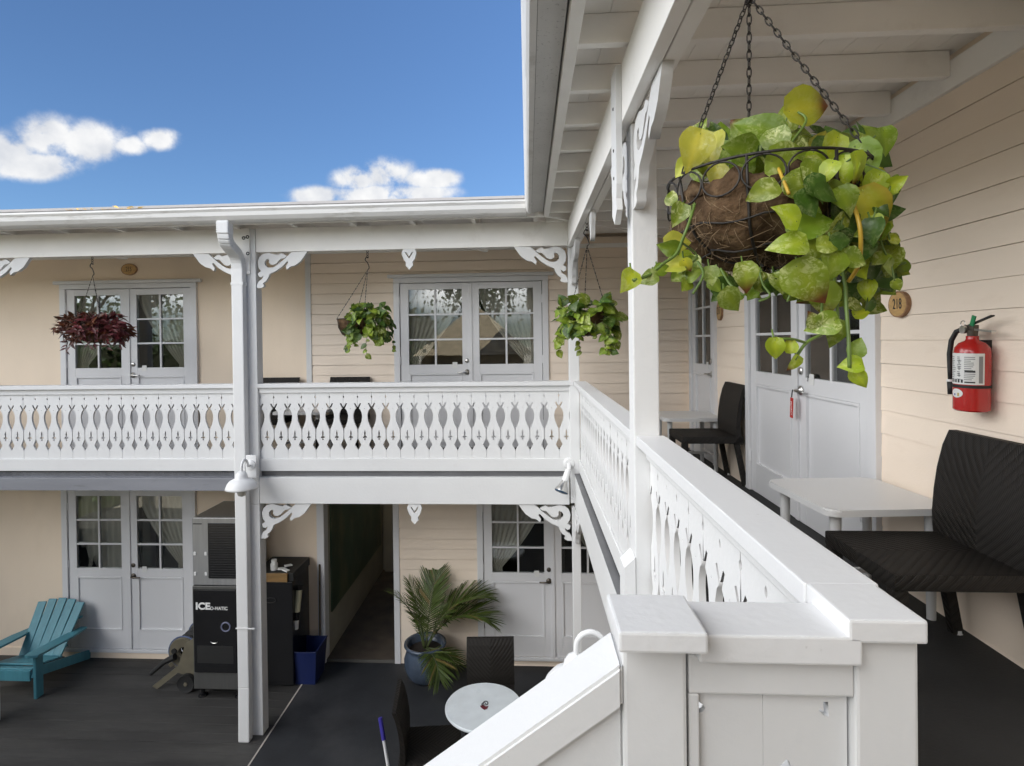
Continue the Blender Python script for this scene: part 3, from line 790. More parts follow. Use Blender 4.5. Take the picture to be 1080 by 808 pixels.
# ------------------------------------------------------------------ furniture
def make_chair(label, loc, rz):
    t = thing('wicker_chair', label, 'chair', (0, 0, 0), 'dark wicker side chairs')
    W, D, H = .50, .56, .45
    q = MB(); q.box(-W/2, W/2, -.28, .26, .385, H, .012); q.build('seat', M['wicker'], t, smooth='auto')
    q = MB()
    prof = [(.205, .38), (.195, .46), (.192, .54), (.20, .64), (.215, .74), (.24, .84), (.268, .905)]
    outl = [(y, z) for y, z in prof]+[(y+.045-.012*i/6, z+(.0 if i else .0)) for i, (y, z) in reversed(list(enumerate(prof)))]
    b = bmesh.new(); mb2 = MB()
    mb2.prism(outl, lambda u, v, dd: (dd*(1+.0*v), u, v), -W/2, W/2)
    bmesh.ops.recalc_face_normals(mb2.bm, faces=mb2.bm.faces[:])
    mb2.build('backrest', M['wicker'], t); b.free()
    for sx in (-1, 1):
        q = MB(); q.bar((sx*.22, -.252, .0), (sx*.22, -.252, .386), .052, .052, .006, up=(0, 1, 0)); q.build('leg', M['wicker'], t)
        q = MB(); q.bar((sx*.225, .275, .0), (sx*.22, .205, .386), .042, .045, .006, up=(0, 1, 0)); lg = q.build('leg', M['wicker'], t)
        q = MB(); q.lathe([(.024, 0), (.024, .018)], 10, T(sx*.225, .277, .0)); q.build('foot', M['plastic'], lg)
    t.location = loc; t.rotation_euler = (0, 0, rz)
    return t
ch = make_chair('dark chevron-woven wicker chair nearest us, beside the fire extinguisher wall', (1.62, 2.42, FZ), R(-90))
dup(ch, (1.655, 5.43, FZ), R(-90), 'dark wicker chair standing between the two doors of the right gallery')
dup(ch, (-3.12, 6.72, FZ), 0, 'dark wicker chair behind the balustrade just right of the downpipe post')
dup(ch, (-2.22, 6.72, FZ), 0, 'dark wicker chair behind the balustrade under the left green hanging basket')
dup(ch, (-.42, 5.72, GZ), R(3), 'dark courtyard chair in front of the lower door, behind the round table')
dup(ch, (-.92, 5.02, GZ), R(97), 'dark courtyard chair seen from the side, left of the round table')

def make_table(label, loc, rz):
    t = thing('side_table', label, 'side table', (0, 0, 0), 'white plastic side tables')
    q = MB(); a = .30; r = .06
    out = []
    for cx, cy, s0 in ((a-r, a-r, 0), (-a+r, a-r, 90), (-a+r, -a+r, 180), (a-r, -a+r, 270)):
        for k in range(6):
            th = R(s0+18*k); out.append((cx+r*math.cos(th), cy+r*math.sin(th)))
    q.prism(out, lambda u, v, d: (u, v, d), .508, .54)
    bmesh.ops.bevel(q.bm, geom=[e for e in q.bm.edges if abs(e.verts[0].co.z-e.verts[1].co.z) < 1e-5 and e.verts[0].co.z > .53], offset=.008, segments=2, affect='EDGES')
    q.build('tabletop', M['plastic'], t, smooth='auto')
    for sx in (-1, 1):
        for sy in (-1, 1):
            q = MB(); q.lathe([(.019, 0), (.026, .50), (.03, .512)], 14, T(sx*.225, sy*.225, 0)); q.build('leg', M['plastic'], t, smooth='auto')
    q = MB(); q.box(-.2, .2, -.012, .012, .13, .155, .004); q.box(-.235, -.205, -.21, .21, .13, .155, .004); q.box(.205, .235, -.21, .21, .13, .155, .004); q.build('brace', M['plastic'], t)
    t.location = loc; t.rotation_euler = (0, 0, rz)
    return t
tb = make_table('square white plastic table between the nearest wicker chair and the tall double doors', (1.635, 2.98, FZ), R(4))
dup(tb, (1.64, 6.02, FZ), 0, 'square white plastic table at the far end of the right gallery')
dup(tb, (-2.67, 6.70, FZ), 0, 'white plastic table between two wicker chairs, glimpsed through the balustrade cut-outs')

# round table
t = thing('round_table', 'round pale stone-topped pedestal table in the courtyard with a small logo', 'table', (-.44, 5.14, GZ))
q = MB(); q.lathe([(.30, .70), (.345, .702), (.352, .712), (.352, .722), (.345, .732), (.0, .733)], 48, T(-.44, 5.14, GZ)); q.build('tabletop', M['marble'], t, smooth='auto')
q = MB(); q.lathe([(.22, 0), (.22, .015), (.04, .04), (.032, .06), (.032, .69), (.12, .70)], 24, T(-.44, 5.14, GZ)); q.build('pedestal', M['black'], t, smooth='auto')
q = MB(); q.tube([(-.425+.022*math.cos(k*PI/8), 5.17+.028*math.sin(k*PI/8), GZ+.7345) for k in range(16)], .004, 6, closed=True); q.tube([(-.44+.018*math.cos(k*PI/8), 5.155+.02*math.sin(k*PI/8), GZ+.7345) for k in range(12)], .004, 6)
q.build('emblem', M['ink'], t)
q = MB(); q.prism([(-.475, 5.13), (-.44, 5.145), (-.425, 5.125), (-.395, 5.13), (-.405, 5.09), (-.43, 5.075), (-.45, 5.095)], lambda u, v, d: (u, v, d), GZ+.7332, GZ+.7352); q.build('emblem', mat('dark_red_print', (.10, .012, .02), .4), t)

# adirondack
t = thing('adirondack_chair', 'turquoise slatted adirondack chair on the dark deck against the lower left wall', 'chair', (-6.02, 6.6, GZ))
o = Vector((-6.02, 6.6, GZ))
def P3(x, y, z): return o+Vector((x, y, z))
for i in range(5):
    x = -.246+.123*i
    hgt = [.80, .845, .86, .845, .80][i]
    b0 = P3(x*.88, .02, .26); b1 = P3(x*1.04, .02+hgt*.42, .26+hgt*.64)
    q = MB(); q.bar(b0, b1, .111, .022, .009, up=(0, -1, .5)); q.build('back_slat', M['turq'], t)
q = MB(); q.bar(P3(-.30, .31, .60), P3(.30, .31, .60), .05, .022, .004); q.bar(P3(-.27, .10, .34), P3(.27, .10, .34), .05, .022, .004); q.build('back_brace', M['turq'], t)
for i in range(5):
    y = -.36+.09*i; z = .36-.026*i-(.03 if i == 0 else 0)
    q = MB(); q.bar(P3(-.275, y, z), P3(.275, y, z), .082, .022, .006, up=(0, .25, 1)); q.build('seat_slat', M['turq'], t)
q = MB(); q.box(-6.02-.275, -6.02+.275, 6.6-.425, 6.6-.40, GZ+.215, GZ+.335, .005); q.build('seat_slat', M['turq'], t)
for sx in (-1, 1):
    q = MB(); q.bar(P3(sx*.285, -.40, .30), P3(sx*.285, .46, .045), .026, .11, .005); q.build('side_rail', M['turq'], t)
    q = MB(); q.bar(P3(sx*.318, -.36, 0), P3(sx*.318, -.36, .505), .10, .035, .005, up=(1, 0, 0)); q.build('leg', M['turq'], t)
    q = MB(); q.prism([(-.45, -.085), (-.475, -.02), (-.45, .075), (.05, .07), (.33, .03), (.33, -.05), (.05, -.075)], lambda u, v, d: P3(sx*(.325+v), u, d-.08*(u+.45)), .508, .532)
    q.build('armrest', M['turq'], t)

# ice machine
t = thing('ice_machine', 'tall grey-topped ice dispenser with black front standing behind the downpipe', 'ice machine', (-3.58, 6.55, GZ))
x0, x1, y0, y1 = -3.855, -3.30, 6.26, 6.95
q = MB(); q.box(x0, x1, y0, y1, GZ+.12, -2.75, .008); q.build('cabinet', M['steel'], t)
q = MB(); q.box(x0+.006, x1-.006, y0+.006, y1, -2.742, -1.97, .008); hd = q.build('ice_maker_head', M['steel_light'], t)
q = MB(); q.box(x0+.195, x1-.02, y0-.004, y0+.006, -2.66, -2.03, .004)
for i in range(22): q.box(x0+.205, x1-.03, y0-.009, y0-.003, -2.65+.028*i, -2.637+.028*i, .002)
q.build('vent_panel', M['black'], hd)
q = MB(); q.box(x0+.02, x0+.12, y0-.0, y0+.007, -2.045, -2.035, .001); q.build('badge', M['ink'], hd)
for zz in (-2.40, -2.63):
    for xx in (x0+.02, x0+.15):
        q = MB(); q.box(xx, xx+.028, y0-.001, y0+.007, zz, zz+.04, .002); q.build('clip', M['plastic'], hd)
q = MB(); q.box(x0+.02, x1-.03, y0-.022, y0-.0, -3.73, -2.78, .012); fp = q.build('front_panel', M['black'], t)
q = MB(); q.box(x0+.06, x1-.07, y0-.024, y0-.0215, -3.62, -3.42, .001); q.build('drip_tray', M['rubber'], fp)
me = text_mesh('ICE', .105, .001, 1.12, bold=.0045); me.transform(T(x0+.135, y0-.0235, -2.972) @ F_FRONT); link('lettering', me, M['paper'], fp)
me = text_mesh('O-MATIC', .052, .001, .95, bold=.0012); me.transform(T(x0+.322, y0-.0235, -2.993) @ F_FRONT); link('lettering', me, M['paper'], fp)
q = MB(); q.tube([(x0+.40+.05*math.cos(k*PI/12), y0-.025, -3.20+.05*math.sin(k*PI/12)) for k in range(24)], .008, 8, closed=True); q.build('button_ring', mat('blue_grey_ring', (.18, .19, .28), .3), fp, smooth=True)
q = MB(); q.tube([(x0+.26+.045*math.cos(R(200+k*14)), y0-.023, -3.36+.03*math.sin(R(200+k*14))) for k in range(11)], .004, 6); q.build('spout_lip', M['chrome'], fp)
for xx in (x0+.06, x1-.06):
    for yy in (y0+.08, y1-.08):
        q = MB(); q.lathe([(.055, 0), (.05, .015), (.022, .03), (.022, .125)], 14, T(xx, yy, GZ)); q.build('leg', M['black'], t, smooth='auto')

# black cabinet with counter
t = thing('black_cabinet', 'tall black drinks cabinet with wooden top between the post and blue bin', 'cabinet', (-3.0, 6.8, GZ))
q = MB(); q.box(-3.25, -2.80, 6.52, 7.03, GZ+.02, -2.80, .01); q.build('body', M['black'], t)
q = MB(); q.box(-3.27, -2.785, 6.525, 7.03, -2.798, -2.70, .004); q.build('top', M['rubber'], t)
q = MB(); q.box(-3.27, -2.85, 6.50, 6.523, -2.80, -2.698, .004); q.build('front_board', mat('worn_wood_edge', (.22, .13, .05), .45, .2, 8, stretch=(1, 6, 6)), t)
q = MB(); q.tube([(-3.06+.05*math.cos(k*PI/8)*1.3, 6.515, -3.02+.03*math.sin(k*PI/8)) for k in range(16)], .006, 6, closed=True); q.build('handle', M['rubber'], t)
jar = MB(); jar.lathe([(.038, 0), (.042, .01), (.042, .075), (.030, .09), (.032, .10), (.032, .12), (.0, .122)], 16, T(-3.06, 6.62, -2.70)); tag(jar.build('jar', M['paper'], smooth='auto'), 'small white lidded jar on the wooden cabinet top', 'jar')
for (x, y, r_, z, l) in ((-2.97, 6.62, 20, 0, 'folded white paper packet on the cabinet top, closest to the jar'), (-2.90, 6.58, -25, .0, 'folded white paper packet at the front right edge of the cabinet top'), (-2.93, 6.72, 50, 0, 'folded white paper packet at the back of the cabinet top')):
    q = MB(); q.obox(T(x, y, -2.688+z) @ Matrix.Rotation(R(r_), 4, 'Z') @ Matrix.Rotation(R(6), 4, 'Y'), .085, .05, .016, .003); tag(q.build('paper_packet', M['paper']), l, 'packet', 'paper packets on the cabinet')
t = thing('cup_dispenser', 'clear tube cup dispenser hanging on the dark side of the cabinet', 'dispenser', (-2.78, 6.70, -3.4))
q = MB(); q.tube([(-2.775, 6.66, -2.95), (-2.79, 6.62, -3.20)], .036, 16); q.build('tube', mat('yellowed_plastic', (.50, .48, .34), .35), t, smooth='auto')
q = MB(); q.tube([(-2.772, 6.665, -2.91), (-2.775, 6.66, -2.95)], .042, 16); q.build('collar', M['black'], t, smooth='auto')
q = MB(); q.tube([(-2.79, 6.62, -3.20), (-2.795, 6.61, -3.29)], .041, 16); q.build('collar', M['black'], t, smooth='auto')
q = MB(); q.lathe([(.034, 0), (.026, -.11), (.0, -.11)], 16, T(-2.797, 6.608, -3.29)); q.build('cup', M['paper'], t, smooth='auto')
# blue bin
t = thing('blue_bin', 'open blue plastic waste bin on the paving left of the passage', 'bin', (-2.68, 6.7, GZ))
q = MB()
def bin_ring(s, z): return [(-2.69+sx*s*.15, 6.74+sy*s*.19, z) for sx, sy in ((-1, -1), (1, -1), (1, 1), (-1, 1))]
A_ = [q.bm.verts.new(p) for p in bin_ring(.82, GZ)]; B_ = [q.bm.verts.new(p) for p in bin_ring(1.0, GZ+.40)]; C_ = [q.bm.verts.new(p) for p in bin_ring(.95, GZ+.40)]; D_ = [q.bm.verts.new(p) for p in bin_ring(.78, GZ+.02)]
for U, V in ((A_, B_), (B_, C_), (C_, D_)):
    for k in range(4): q.bm.faces.new([U[k], U[(k+1) % 4], V[(k+1) % 4], V[k]])
q.bm.faces.new(A_[::-1]); q.bm.faces.new(D_); q.build('body', M['blue'], t)
q = MB(); q.tube([Vector(p)+Vector((0, 0, 0)) for p in bin_ring(1.0, GZ+.40)], .009, 6, closed=True); q.build('rim', M['blue'], t)
# stick leaning on the wall
q = MB(); q.tube([(-2.665, 7.04, GZ+1.25), (-2.66, 6.99, GZ+.02)], .012, 8); tag(q.build('broom_stick', M['trunk']), 'thin dark stick leaning on the wall above the blue bin', 'stick')

# hose cart
t = thing('hose_cart', 'tan plastic hose reel cart half hidden behind the ice machine', 'hose cart', (-4.05, 6.6, GZ))
def P4(x, y, z): return Vector((-4.05+x, 6.55+y, GZ+z))
q = MB(); q.prism([(-.42, .03), (-.10, .28), (.0, .55), (.12, .62), (.20, .40), (.16, .10), (.02, .16), (-.10, .20), (-.36, .0)], lambda u, v, d: P4(u, d, v), -.12, -.09); q.prism([(-.42, .03), (-.10, .28), (.0, .55), (.12, .62), (.20, .40), (.16, .10), (.02, .16), (-.10, .20), (-.36, .0)], lambda u, v, d: P4(u, d, v), .30, .33)
q.prism([(-.30, .22), (-.14, .34), (-.10, .30), (-.27, .19)], lambda u, v, d: P4(u, d, v), -.0, .30)
q.build('frame', M['tan'], t)
for y in (-.06, .33):
    q = MB(); m_ = Matrix.Translation(P4(-.06, y, .42)) @ Matrix.Rotation(PI/2, 4, 'X')
    q.lathe([(.05, .0), (.06, .02), (.165, .03), (.18, .0), (.18, -.015), (.165, -.02), (.05, -.01)], 30, m_, caps=False)
    fl = q.build('reel_flange', M['tan'], t, smooth='auto')
    for a in range(3):
        th = a*2*PI/3+.9
        b = MB(); b.lathe([(.032, 0), (.032, .012), (.0, .012)], 12, Matrix.Translation(P4(.0-.06+.105*math.cos(th), y-.025, .42+.105*math.sin(th))) @ Matrix.Rotation(PI/2, 4, 'X')); b.build('opening', M['rubber'], fl)
    b = MB(); b.tube([P4(-.06+.18*math.cos(k*PI/14), y-.005, .42+.18*math.sin(k*PI/14)) for k in range(28)], .010, 8, closed=True); b.build('rim', M['blueplastic'], fl, smooth=True)
    q = MB(); m_ = Matrix.Translation(P4(.03, y-.10 if y < 0 else y, .105)) @ Matrix.Rotation(PI/2, 4, 'X')
    q.lathe([(.0, .02), (.03, .024), (.07, .02), (.10, .03), (.105, .015), (.105, -.015), (.10, -.03), (.0, -.03)], 28, m_, caps=False)
    wh = q.build('wheel', M['rubber'], t, smooth='auto'); q = MB(); q.lathe([(.022, .02), (.022, .032), (.0, .034)], 12, m_); q.build('hub', M['tan'], wh)
q = MB()
for k in range(9): q.tube([P4(-.06+(.12+.012*(k % 3))*math.cos(a*PI/12), .0+.032*k, .42+(.12+.012*(k % 3))*math.sin(a*PI/12)) for a in range(24)], .016, 8, closed=True)
q.build('hose', M['rubber'], t, smooth=True)
q = MB(); q.tube([P4(.12, -.015, .60), P4(.28, -.015, .92), P4(.28, .315, .92), P4(.12, .315, .60)], .014, 8); q.build('handle', M['tan'], t, smooth='auto')
q = MB(); q.tube([P4(-.42, -.14, .19), P4(-.26, -.14, .33), P4(-.12, -.14, .40)], .022, 8, taper=1.8); q.build('hose_nozzle', M['rubber'], t, smooth='auto')

# broom with purple grip
t = thing('long_handled_broom', 'white pole with purple grip standing in the courtyard below the side chair', 'broom', (-1.16, 4.75, GZ))
top = Vector((-1.36, 5.0, -3.36)); dn = Vector((.16, -.14, -.72)); 
q = MB(); q.tube([top+dn*.24, top+dn*.95], .014, 10); q.build('pole', M['plastic'], t, smooth='auto')
q = MB(); q.tube([top, top+dn*.02, top+dn*.24], .019, 10); q.build('grip', M['purple'], t, smooth='auto')
e_ = top+dn*.94
q = MB(); q.box(e_.x-.18, e_.x+.18, e_.y-.03, e_.y+.03, GZ+.05, GZ+.09, .006); q.box(e_.x-.175, e_.x+.175, e_.y-.026, e_.y+.026, GZ, GZ+.05); q.build('brush_head', M['blue'], t)

# ------------------------------------------------------------------ palm in blue pot
t = thing('potted_palm', 'feathery green palm in a round blue glazed pot beside the passage', 'potted plant', (-1.27, 6.72, GZ))
pc = Vector((-1.27, 6.74, GZ))
q = MB(); q.lathe([(.13, 0), (.16, .01), (.22, .08), (.255, .18), (.255, .27), (.225, .36), (.215, .39), (.24, .41), (.255, .43), (.25, .45), (.225, .45), (.205, .42), (.20, .36), (.0, .355)], 40, Matrix.Translation(pc)); q.build('pot', M['pot'], t, smooth=True)
q = MB(); q.lathe([(.20, .362), (.1, .375), (.0, .38)], 24, Matrix.Translation(pc), caps=False); q.build('soil', M['soil'], t, smooth=True)
lv = Leaves([(0, 0), (.08, .022), (.4, .030), (.75, .020), (1, 0)])
stm = MB()
def frond(az, elev, L, curl, n=44, ll=.30, lx=0, twist=0.0):
    pts = []; p_ = pc+Vector((.02*math.cos(az), .02*math.sin(az), .38)); e = elev
    for i in range(n+1):
        pts.append(p_.copy())
        p_ = p_+Vector((math.cos(az)*math.cos(e), math.sin(az)*math.cos(e), math.sin(e)))*(L/n); e -= curl/n*(.4+1.4*i/n)
    stm.tube(pts[::3], .011, 6, taper=.25)
    for i in range(int(n*.22), n):
        tdir = (pts[i+1]-pts[i]).normalized(); side = tdir.cross(Vector((0, 0, 1))).normalized(); up = side.cross(tdir)
        f = (i-n*.22)/(n*.78); l = ll*(.55+.9*math.sin(PI*min(1, f*.85+.12)))*random.uniform(.9, 1.1)
        for s_ in (-1, 1):
            d_ = (side*s_*(.9-.45*f)+tdir*(.55+.55*f)+up*.32+Vector((0, 0, -.10-.05*random.random()))).normalized()
            c_ = vary((.085, .125, .026, .25), .3)
            if random.random() < .06: c_ = (.20, .15, .05, 0)
            lv.leaf(pts[i], d_, up+Vector((random.uniform(-.3, .3), random.uniform(-.3, .3), 0)), l, c_, droop=random.uniform(.05, .28), fold=.25)
frond(R(-10), R(64), 1.0, 1.6, ll=.30, n=58)
frond(R(6), R(70), 1.0, 1.3, ll=.32, n=54)
frond(R(-62), R(22), .58, 1.5, ll=.22, n=34)
frond(R(-20), R(8), .45, 1.2, ll=.19, n=30)
frond(R(140), R(82), .80, .6, ll=.16, n=40)
frond(R(185), R(80), .84, .9, ll=.13, n=40)
frond(R(250), R(82), .60, .8, ll=.16, n=32)
frond(R(70), R(82), .9, .6, ll=.24, n=40)
stm.build('stems', mat('palm_stem', (.07, .09, .03), .5, .2, 10), t, smooth=True)
lv.build('fronds', M['palm'], t)

# ------------------------------------------------------------------ lamps
def make_lamp(label, loc, rz):
    t = thing('gooseneck_lamp', label, 'wall lamp', (0, 0, 0), 'white gooseneck wall lamps')
    q = MB(); q.box(-.055, .055, -.012, .0, -.10, .13, .006); q.lathe([(.05, 0), (.05, .012), (.03, .022)], 20, T(0, -.012, .03) @ Matrix.Rotation(PI/2, 4, 'X')); q.build('wall_plate', M['white'], t, smooth='auto')
    q = MB(); pts = [(0, -.02, .03), (0, -.05, .03), (0, -.075, .035)]
    for k in range(13):
        a = PI*k/12; pts.append((0, -.142+.062*math.cos(a), .040+.068*math.sin(a)))
    pts += [(0, -.204, .02), (0, -.204, -.02)]
    q.tube(pts, .0125, 10); q.build('gooseneck', M['white'], t, smooth=True)
    c = T(0, -.204, 0)
    q = MB(); q.lathe([(.0, .016), (.020, .013), (.040, .0), (.053, -.022), (.057, -.045), (.062, -.056), (.085, -.066), (.112, -.082), (.134, -.108), (.147, -.14), (.152, -.158), (.147, -.158), (.13, -.118), (.10, -.09), (.06, -.075), (.0, -.07)], 40, c, caps=False); q.build('shade', M['white'], t, smooth=True)
    q = MB(); q.lathe([(.035, -.09), (.045, -.12), (.045, -.19), (.035, -.225), (.0, -.24)], 20, c, caps=False); q.build('bulb_jar', mat('frosted_lamp_glass', (.45, .44, .40), .25), t, smooth=True)
    t.location = loc; t.rotation_euler = (0, 0, rz)
    return t
lp = make_lamp('white gooseneck lamp with cone shade on the post with the downpipe', (-2.805, 5.598, -1.25), 0)
dup(lp, (.398, 2.47, -1.372), R(-90), 'white gooseneck lamp whose neck loops up behind the near stair handrail')
# floodlight
t = thing('floodlight', 'small white floodlight bulb holder in the inner corner under the balustrades', 'floodlight', (.42, 5.70, -1.25))
q = MB(); q.lathe([(.06, 0), (.06, .02), (.045, .035), (.0, .036)], 24, T(.40, 5.728, -1.235) @ Matrix.Rotation(PI/2, 4, 'X')); q.build('base', M['white'], t, smooth='auto')
q = MB(); q.tube([(.40, 5.70, -1.235), (.395, 5.64, -1.25), (.385, 5.60, -1.285)], .02, 12); q.tube([(.385, 5.60, -1.27), (.345, 5.565, -1.375)], .030, 14, taper=1.15); q.build('socket', M['white'], t, smooth='auto')
dd = (Vector((.30, 5.53, -1.49))-Vector((.345, 5.565, -1.375))).normalized()
m_ = Matrix.Translation((.345, 5.565, -1.375)) @ dd.to_track_quat('Z', 'Y').to_matrix().to_4x4()
q = MB(); q.lathe([(.026, 0), (.031, .02), (.05, .06), (.064, .09), (.066, .10)], 28, m_, caps=False); q.build('bulb', M['chrome'], t, smooth=True)
q = MB(); q.lathe([(.067, .098), (.067, .11), (.05, .117), (.0, .122)], 28, m_, caps=False); q.build('lens', mat('blue_lens', (.03, .06, .10), .1), t, smooth=True)
# under-eave spots
for x, tilt, lb in ((-4.43, 0, 'small white ceiling spot beside the maroon basket'), (-.465, 12, 'small white ceiling spot above the double doors without a number')):
    t = thing('ceiling_spot', lb, 'spotlight', (x, 6.0, 1.18), 'small ceiling spots')
    m_ = T(x, 6.0, .955) @ Matrix.Rotation(R(tilt), 4, 'Y')
    q = MB(); q.lathe([(.0, .0), (.055, .0), (.058, .01), (.062, .15), (.05, .16), (.0, .16)], 28, m_, caps=False); q.build('housing', M['soffit'], t, smooth='auto')
    q = MB(); q.lathe([(.02, .158), (.02, .34)], 12, T(x, 6.0, .955)); q.build('stem', M['soffit'], t)

# ------------------------------------------------------------------ number plaques
def plaque(label, loc, frame, rx, rz, txt, live):
    t = thing('number_plaque', label, 'room sign', loc, 'round wooden room number plaques')
    Mx = T(*loc) @ frame
    def ell(s, w0, w1, mb):
        mb.prism([(rx*s*math.cos(k*PI/18), rz*s*math.sin(k*PI/18)) for k in range(36)], lambda u, v, d: Mx @ Vector((u, v, d)), w0, w1)
    q = MB(); ell(1.0, 0, .022, q); q.build('bark_rim', M['bark'], t)
    q = MB(); ell(.90, .0221, .0235, q); q.build('face', M['wood'], t)
    me = text_mesh(txt, rz*1.15, .0008, .62); me.transform(Mx @ T(0, 0, .0245)); link('number', me, M['ink'], t)
plaque('wooden room plaque reading 215 above the upper left door', (-5.12, FW-.0, .985), F_FRONT, .105, .075, '215', 0)
plaque('wooden room plaque reading 218 beside the tall double doors on the right', (XW-.016, 3.09, .165), F_LEFT, .077, .068, '218', 0)
plaque('small dark wooden plaque beside the farthest door of the right gallery', (XW-.016, 5.87, .275), F_LEFT, .075, .095, '217', 0)

# door tag
t = thing('door_tag', 'red cloth tag hanging from the door handle of the tall right doors', 'door tag', (1.88, 4.185, -.36))
q = MB(); q.tube([(1.893, 4.19, -.375), (1.888, 4.19, -.40), (1.885, 4.19, -.43)], .004, 6); q.build('cord', M['rubber'], t)
q = MB(); q.obox(T(1.884, 4.19, -.505) @ Matrix.Rotation(R(4), 4, 'X'), .004, .042, .145, .001); q.build('strap', M['redtag'], t)
me = text_mesh('PRIVACY', .030, .0006, .85); me.transform(T(1.8812, 4.19, -.508) @ F_LEFT @ Matrix.Rotation(R(-86), 4, 'Z')); link('lettering', me, M['paper'], t)
me = text_mesh('3', .05, .0006, .8); me.transform(T(XW-.018-.0135, 4.07, -.292) @ F_LEFT)
link('room_digit', me, M['ink'], rw)

# ------------------------------------------------------------------ extinguisher
t = thing('fire_extinguisher', 'red fire extinguisher with white label hung on the right clapboard wall', 'fire extinguisher', (1.89, 2.54, -.32))
ex = Vector((1.885, 2.535, -.322)); tilt = Matrix.Translation(ex) @ Matrix.Rotation(R(1.5), 4, 'X')
q = MB(); q.lathe([(.0, 0), (.058, 0), (.064, .006), (.064, .245), (.060, .268), (.046, .288), (.026, .298), (.022, .305), (.022, .318)], 40, tilt, caps=False); bd = q.build('cylinder', M['red'], t, smooth='auto')
def wrap(mb, a0, a1, z0, z1, r, n=14):
    mb.grid(lambda u, v: tilt @ Vector((r*math.cos(a0+(a1-a0)*u), r*math.sin(a0+(a1-a0)*u), z0+(z1-z0)*v)), n, 1)
AC = PI*1.16      # label centre faces the courtyard and the viewer
q = MB(); wrap(q, AC-1.1, AC+1.1, .115, .246, .0647); lb = q.build('label', M['paper'], bd)
q = MB()
random.seed(4)
for col, (c0, c1) in enumerate(((-.98, -.5), (-.42, -.12), (.02, .62))):
    for k in range(13):
        z = .228-.0078*k
        if col == 1 and k % 4 == 3: continue
        e = c0+(c1-c0)*random.uniform(.55, 1)
        wrap(q, AC+c0, AC+e, z, z+.0035, .0650, 6)
q.build('print', M['greyink'], lb)
q = MB(); wrap(q, AC+.05, AC+.6, .166, .175, .0652); wrap(q, AC+.05, AC+.6, .122, .128, .0652)
for k in range(5): wrap(q, AC-.95+.2*k, AC-.83+.2*k, .122, .136, .0652, 3)
for z in (.155, .183, .21): q.tube([tilt @ Vector((.0652*math.cos(AC-.27+.05*math.cos(s*PI/4)), .0652*math.sin(AC-.27+.05*math.cos(s*PI/4)), z+.008*math.sin(s*PI/4))) for s in range(8)], .0008, 4, closed=True)
q.build('print', M['ink'], lb)
q = MB(); wrap(q, AC+.78, AC+1.0, .122, .234, .0650, 4); q.build('print', M['greyink'], lb)
q = MB()
q.grid(lambda u, v: tilt @ Vector((.0649*math.cos(AC-.45+.42*v*math.cos(2*PI*u)), .0649*math.sin(AC-.45+.42*v*math.cos(2*PI*u)), .076+.019*v*math.sin(2*PI*u))), 24, 4)
sk = q.build('sticker', M['paper'], bd)
q = MB(); wrap(q, AC-.62, AC-.5, .066, .074, .0660, 3); q.build('print', mat('sticker_blue', (.03, .09, .30), .5), sk)
q = MB(); wrap(q, AC-.36, AC-.24, .064, .078, .0660, 3); q.build('print', mat('sticker_yellow', (.45, .36, .12), .5), sk)
q = MB(); wrap(q, 0, 2*PI, .100, .112, .0655, 40); q.build('strap', M['rubber'], bd)
q = MB(); q.lathe([(.018, .318), (.020, .34), (.014, .35)], 16, tilt); q.box(ex.x-.012, ex.x+.012, ex.y-.03, ex.y+.02, ex.z+.338, ex.z+.365, .004); q.build('valve', M['bronze'], t, smooth='auto')
q = MB(); q.bar(ex+Vector((0, .01, .362)), ex+Vector((0, -.115, .40)), .016, .006, .001); q.build('top_lever', M['rubber'], t)
q = MB(); q.bar(ex+Vector((0, -.0, .348)), ex+Vector((0, -.12, .335)), .018, .008, .001); q.build('carry_handle', M['chrome'], t)
q = MB(); q.lathe([(.017, 0), (.017, .012), (.0, .013)], 20, Matrix.Translation(ex+Vector((-.014, .014, .345))) @ Matrix.Rotation(-PI/2, 4, 'Y')); q.build('gauge', M['chrome'], t, smooth='auto')
q = MB(); q.tube([ex+Vector((-.01, .03+.012*math.cos(k*PI/8), .37+.014*math.sin(k*PI/8))) for k in range(16)], .0018, 6, closed=True); q.build('pin_ring', M['chrome'], t)
q = MB(); q.obox(Matrix.Translation(ex+Vector((-.012, -.028, .382))) @ Matrix.Rotation(R(20), 4, 'X'), .006, .020, .045, .002); q.build('seal_tag', M['green_tag'], t)
q = MB(); q.tube([ex+Vector(v) for v in ((-.005, .035, .348), (-.012, .065, .338), (-.02, .083, .30), (-.025, .088, .24), (-.025, .085, .17), (-.025, .082, .12))], .0105, 10); q.tube([ex+Vector((-.025, .082, .125)), ex+Vector((-.025, .078, .062))], .014, 10); q.build('hose', M['rubber'], t, smooth=True)
q = MB(); q.tube([ex+Vector((-.025, .0825, .128)), ex+Vector((-.025, .082, .118))], .0148, 10); q.build('hose_clip', M['paper'], t)
q = MB(); q.box(ex.x+.05, XW-.012, ex.y-.02, ex.y+.02, ex.z+.09, ex.z+.30, .003); q.build('wall_bracket', M['rubber'], t)
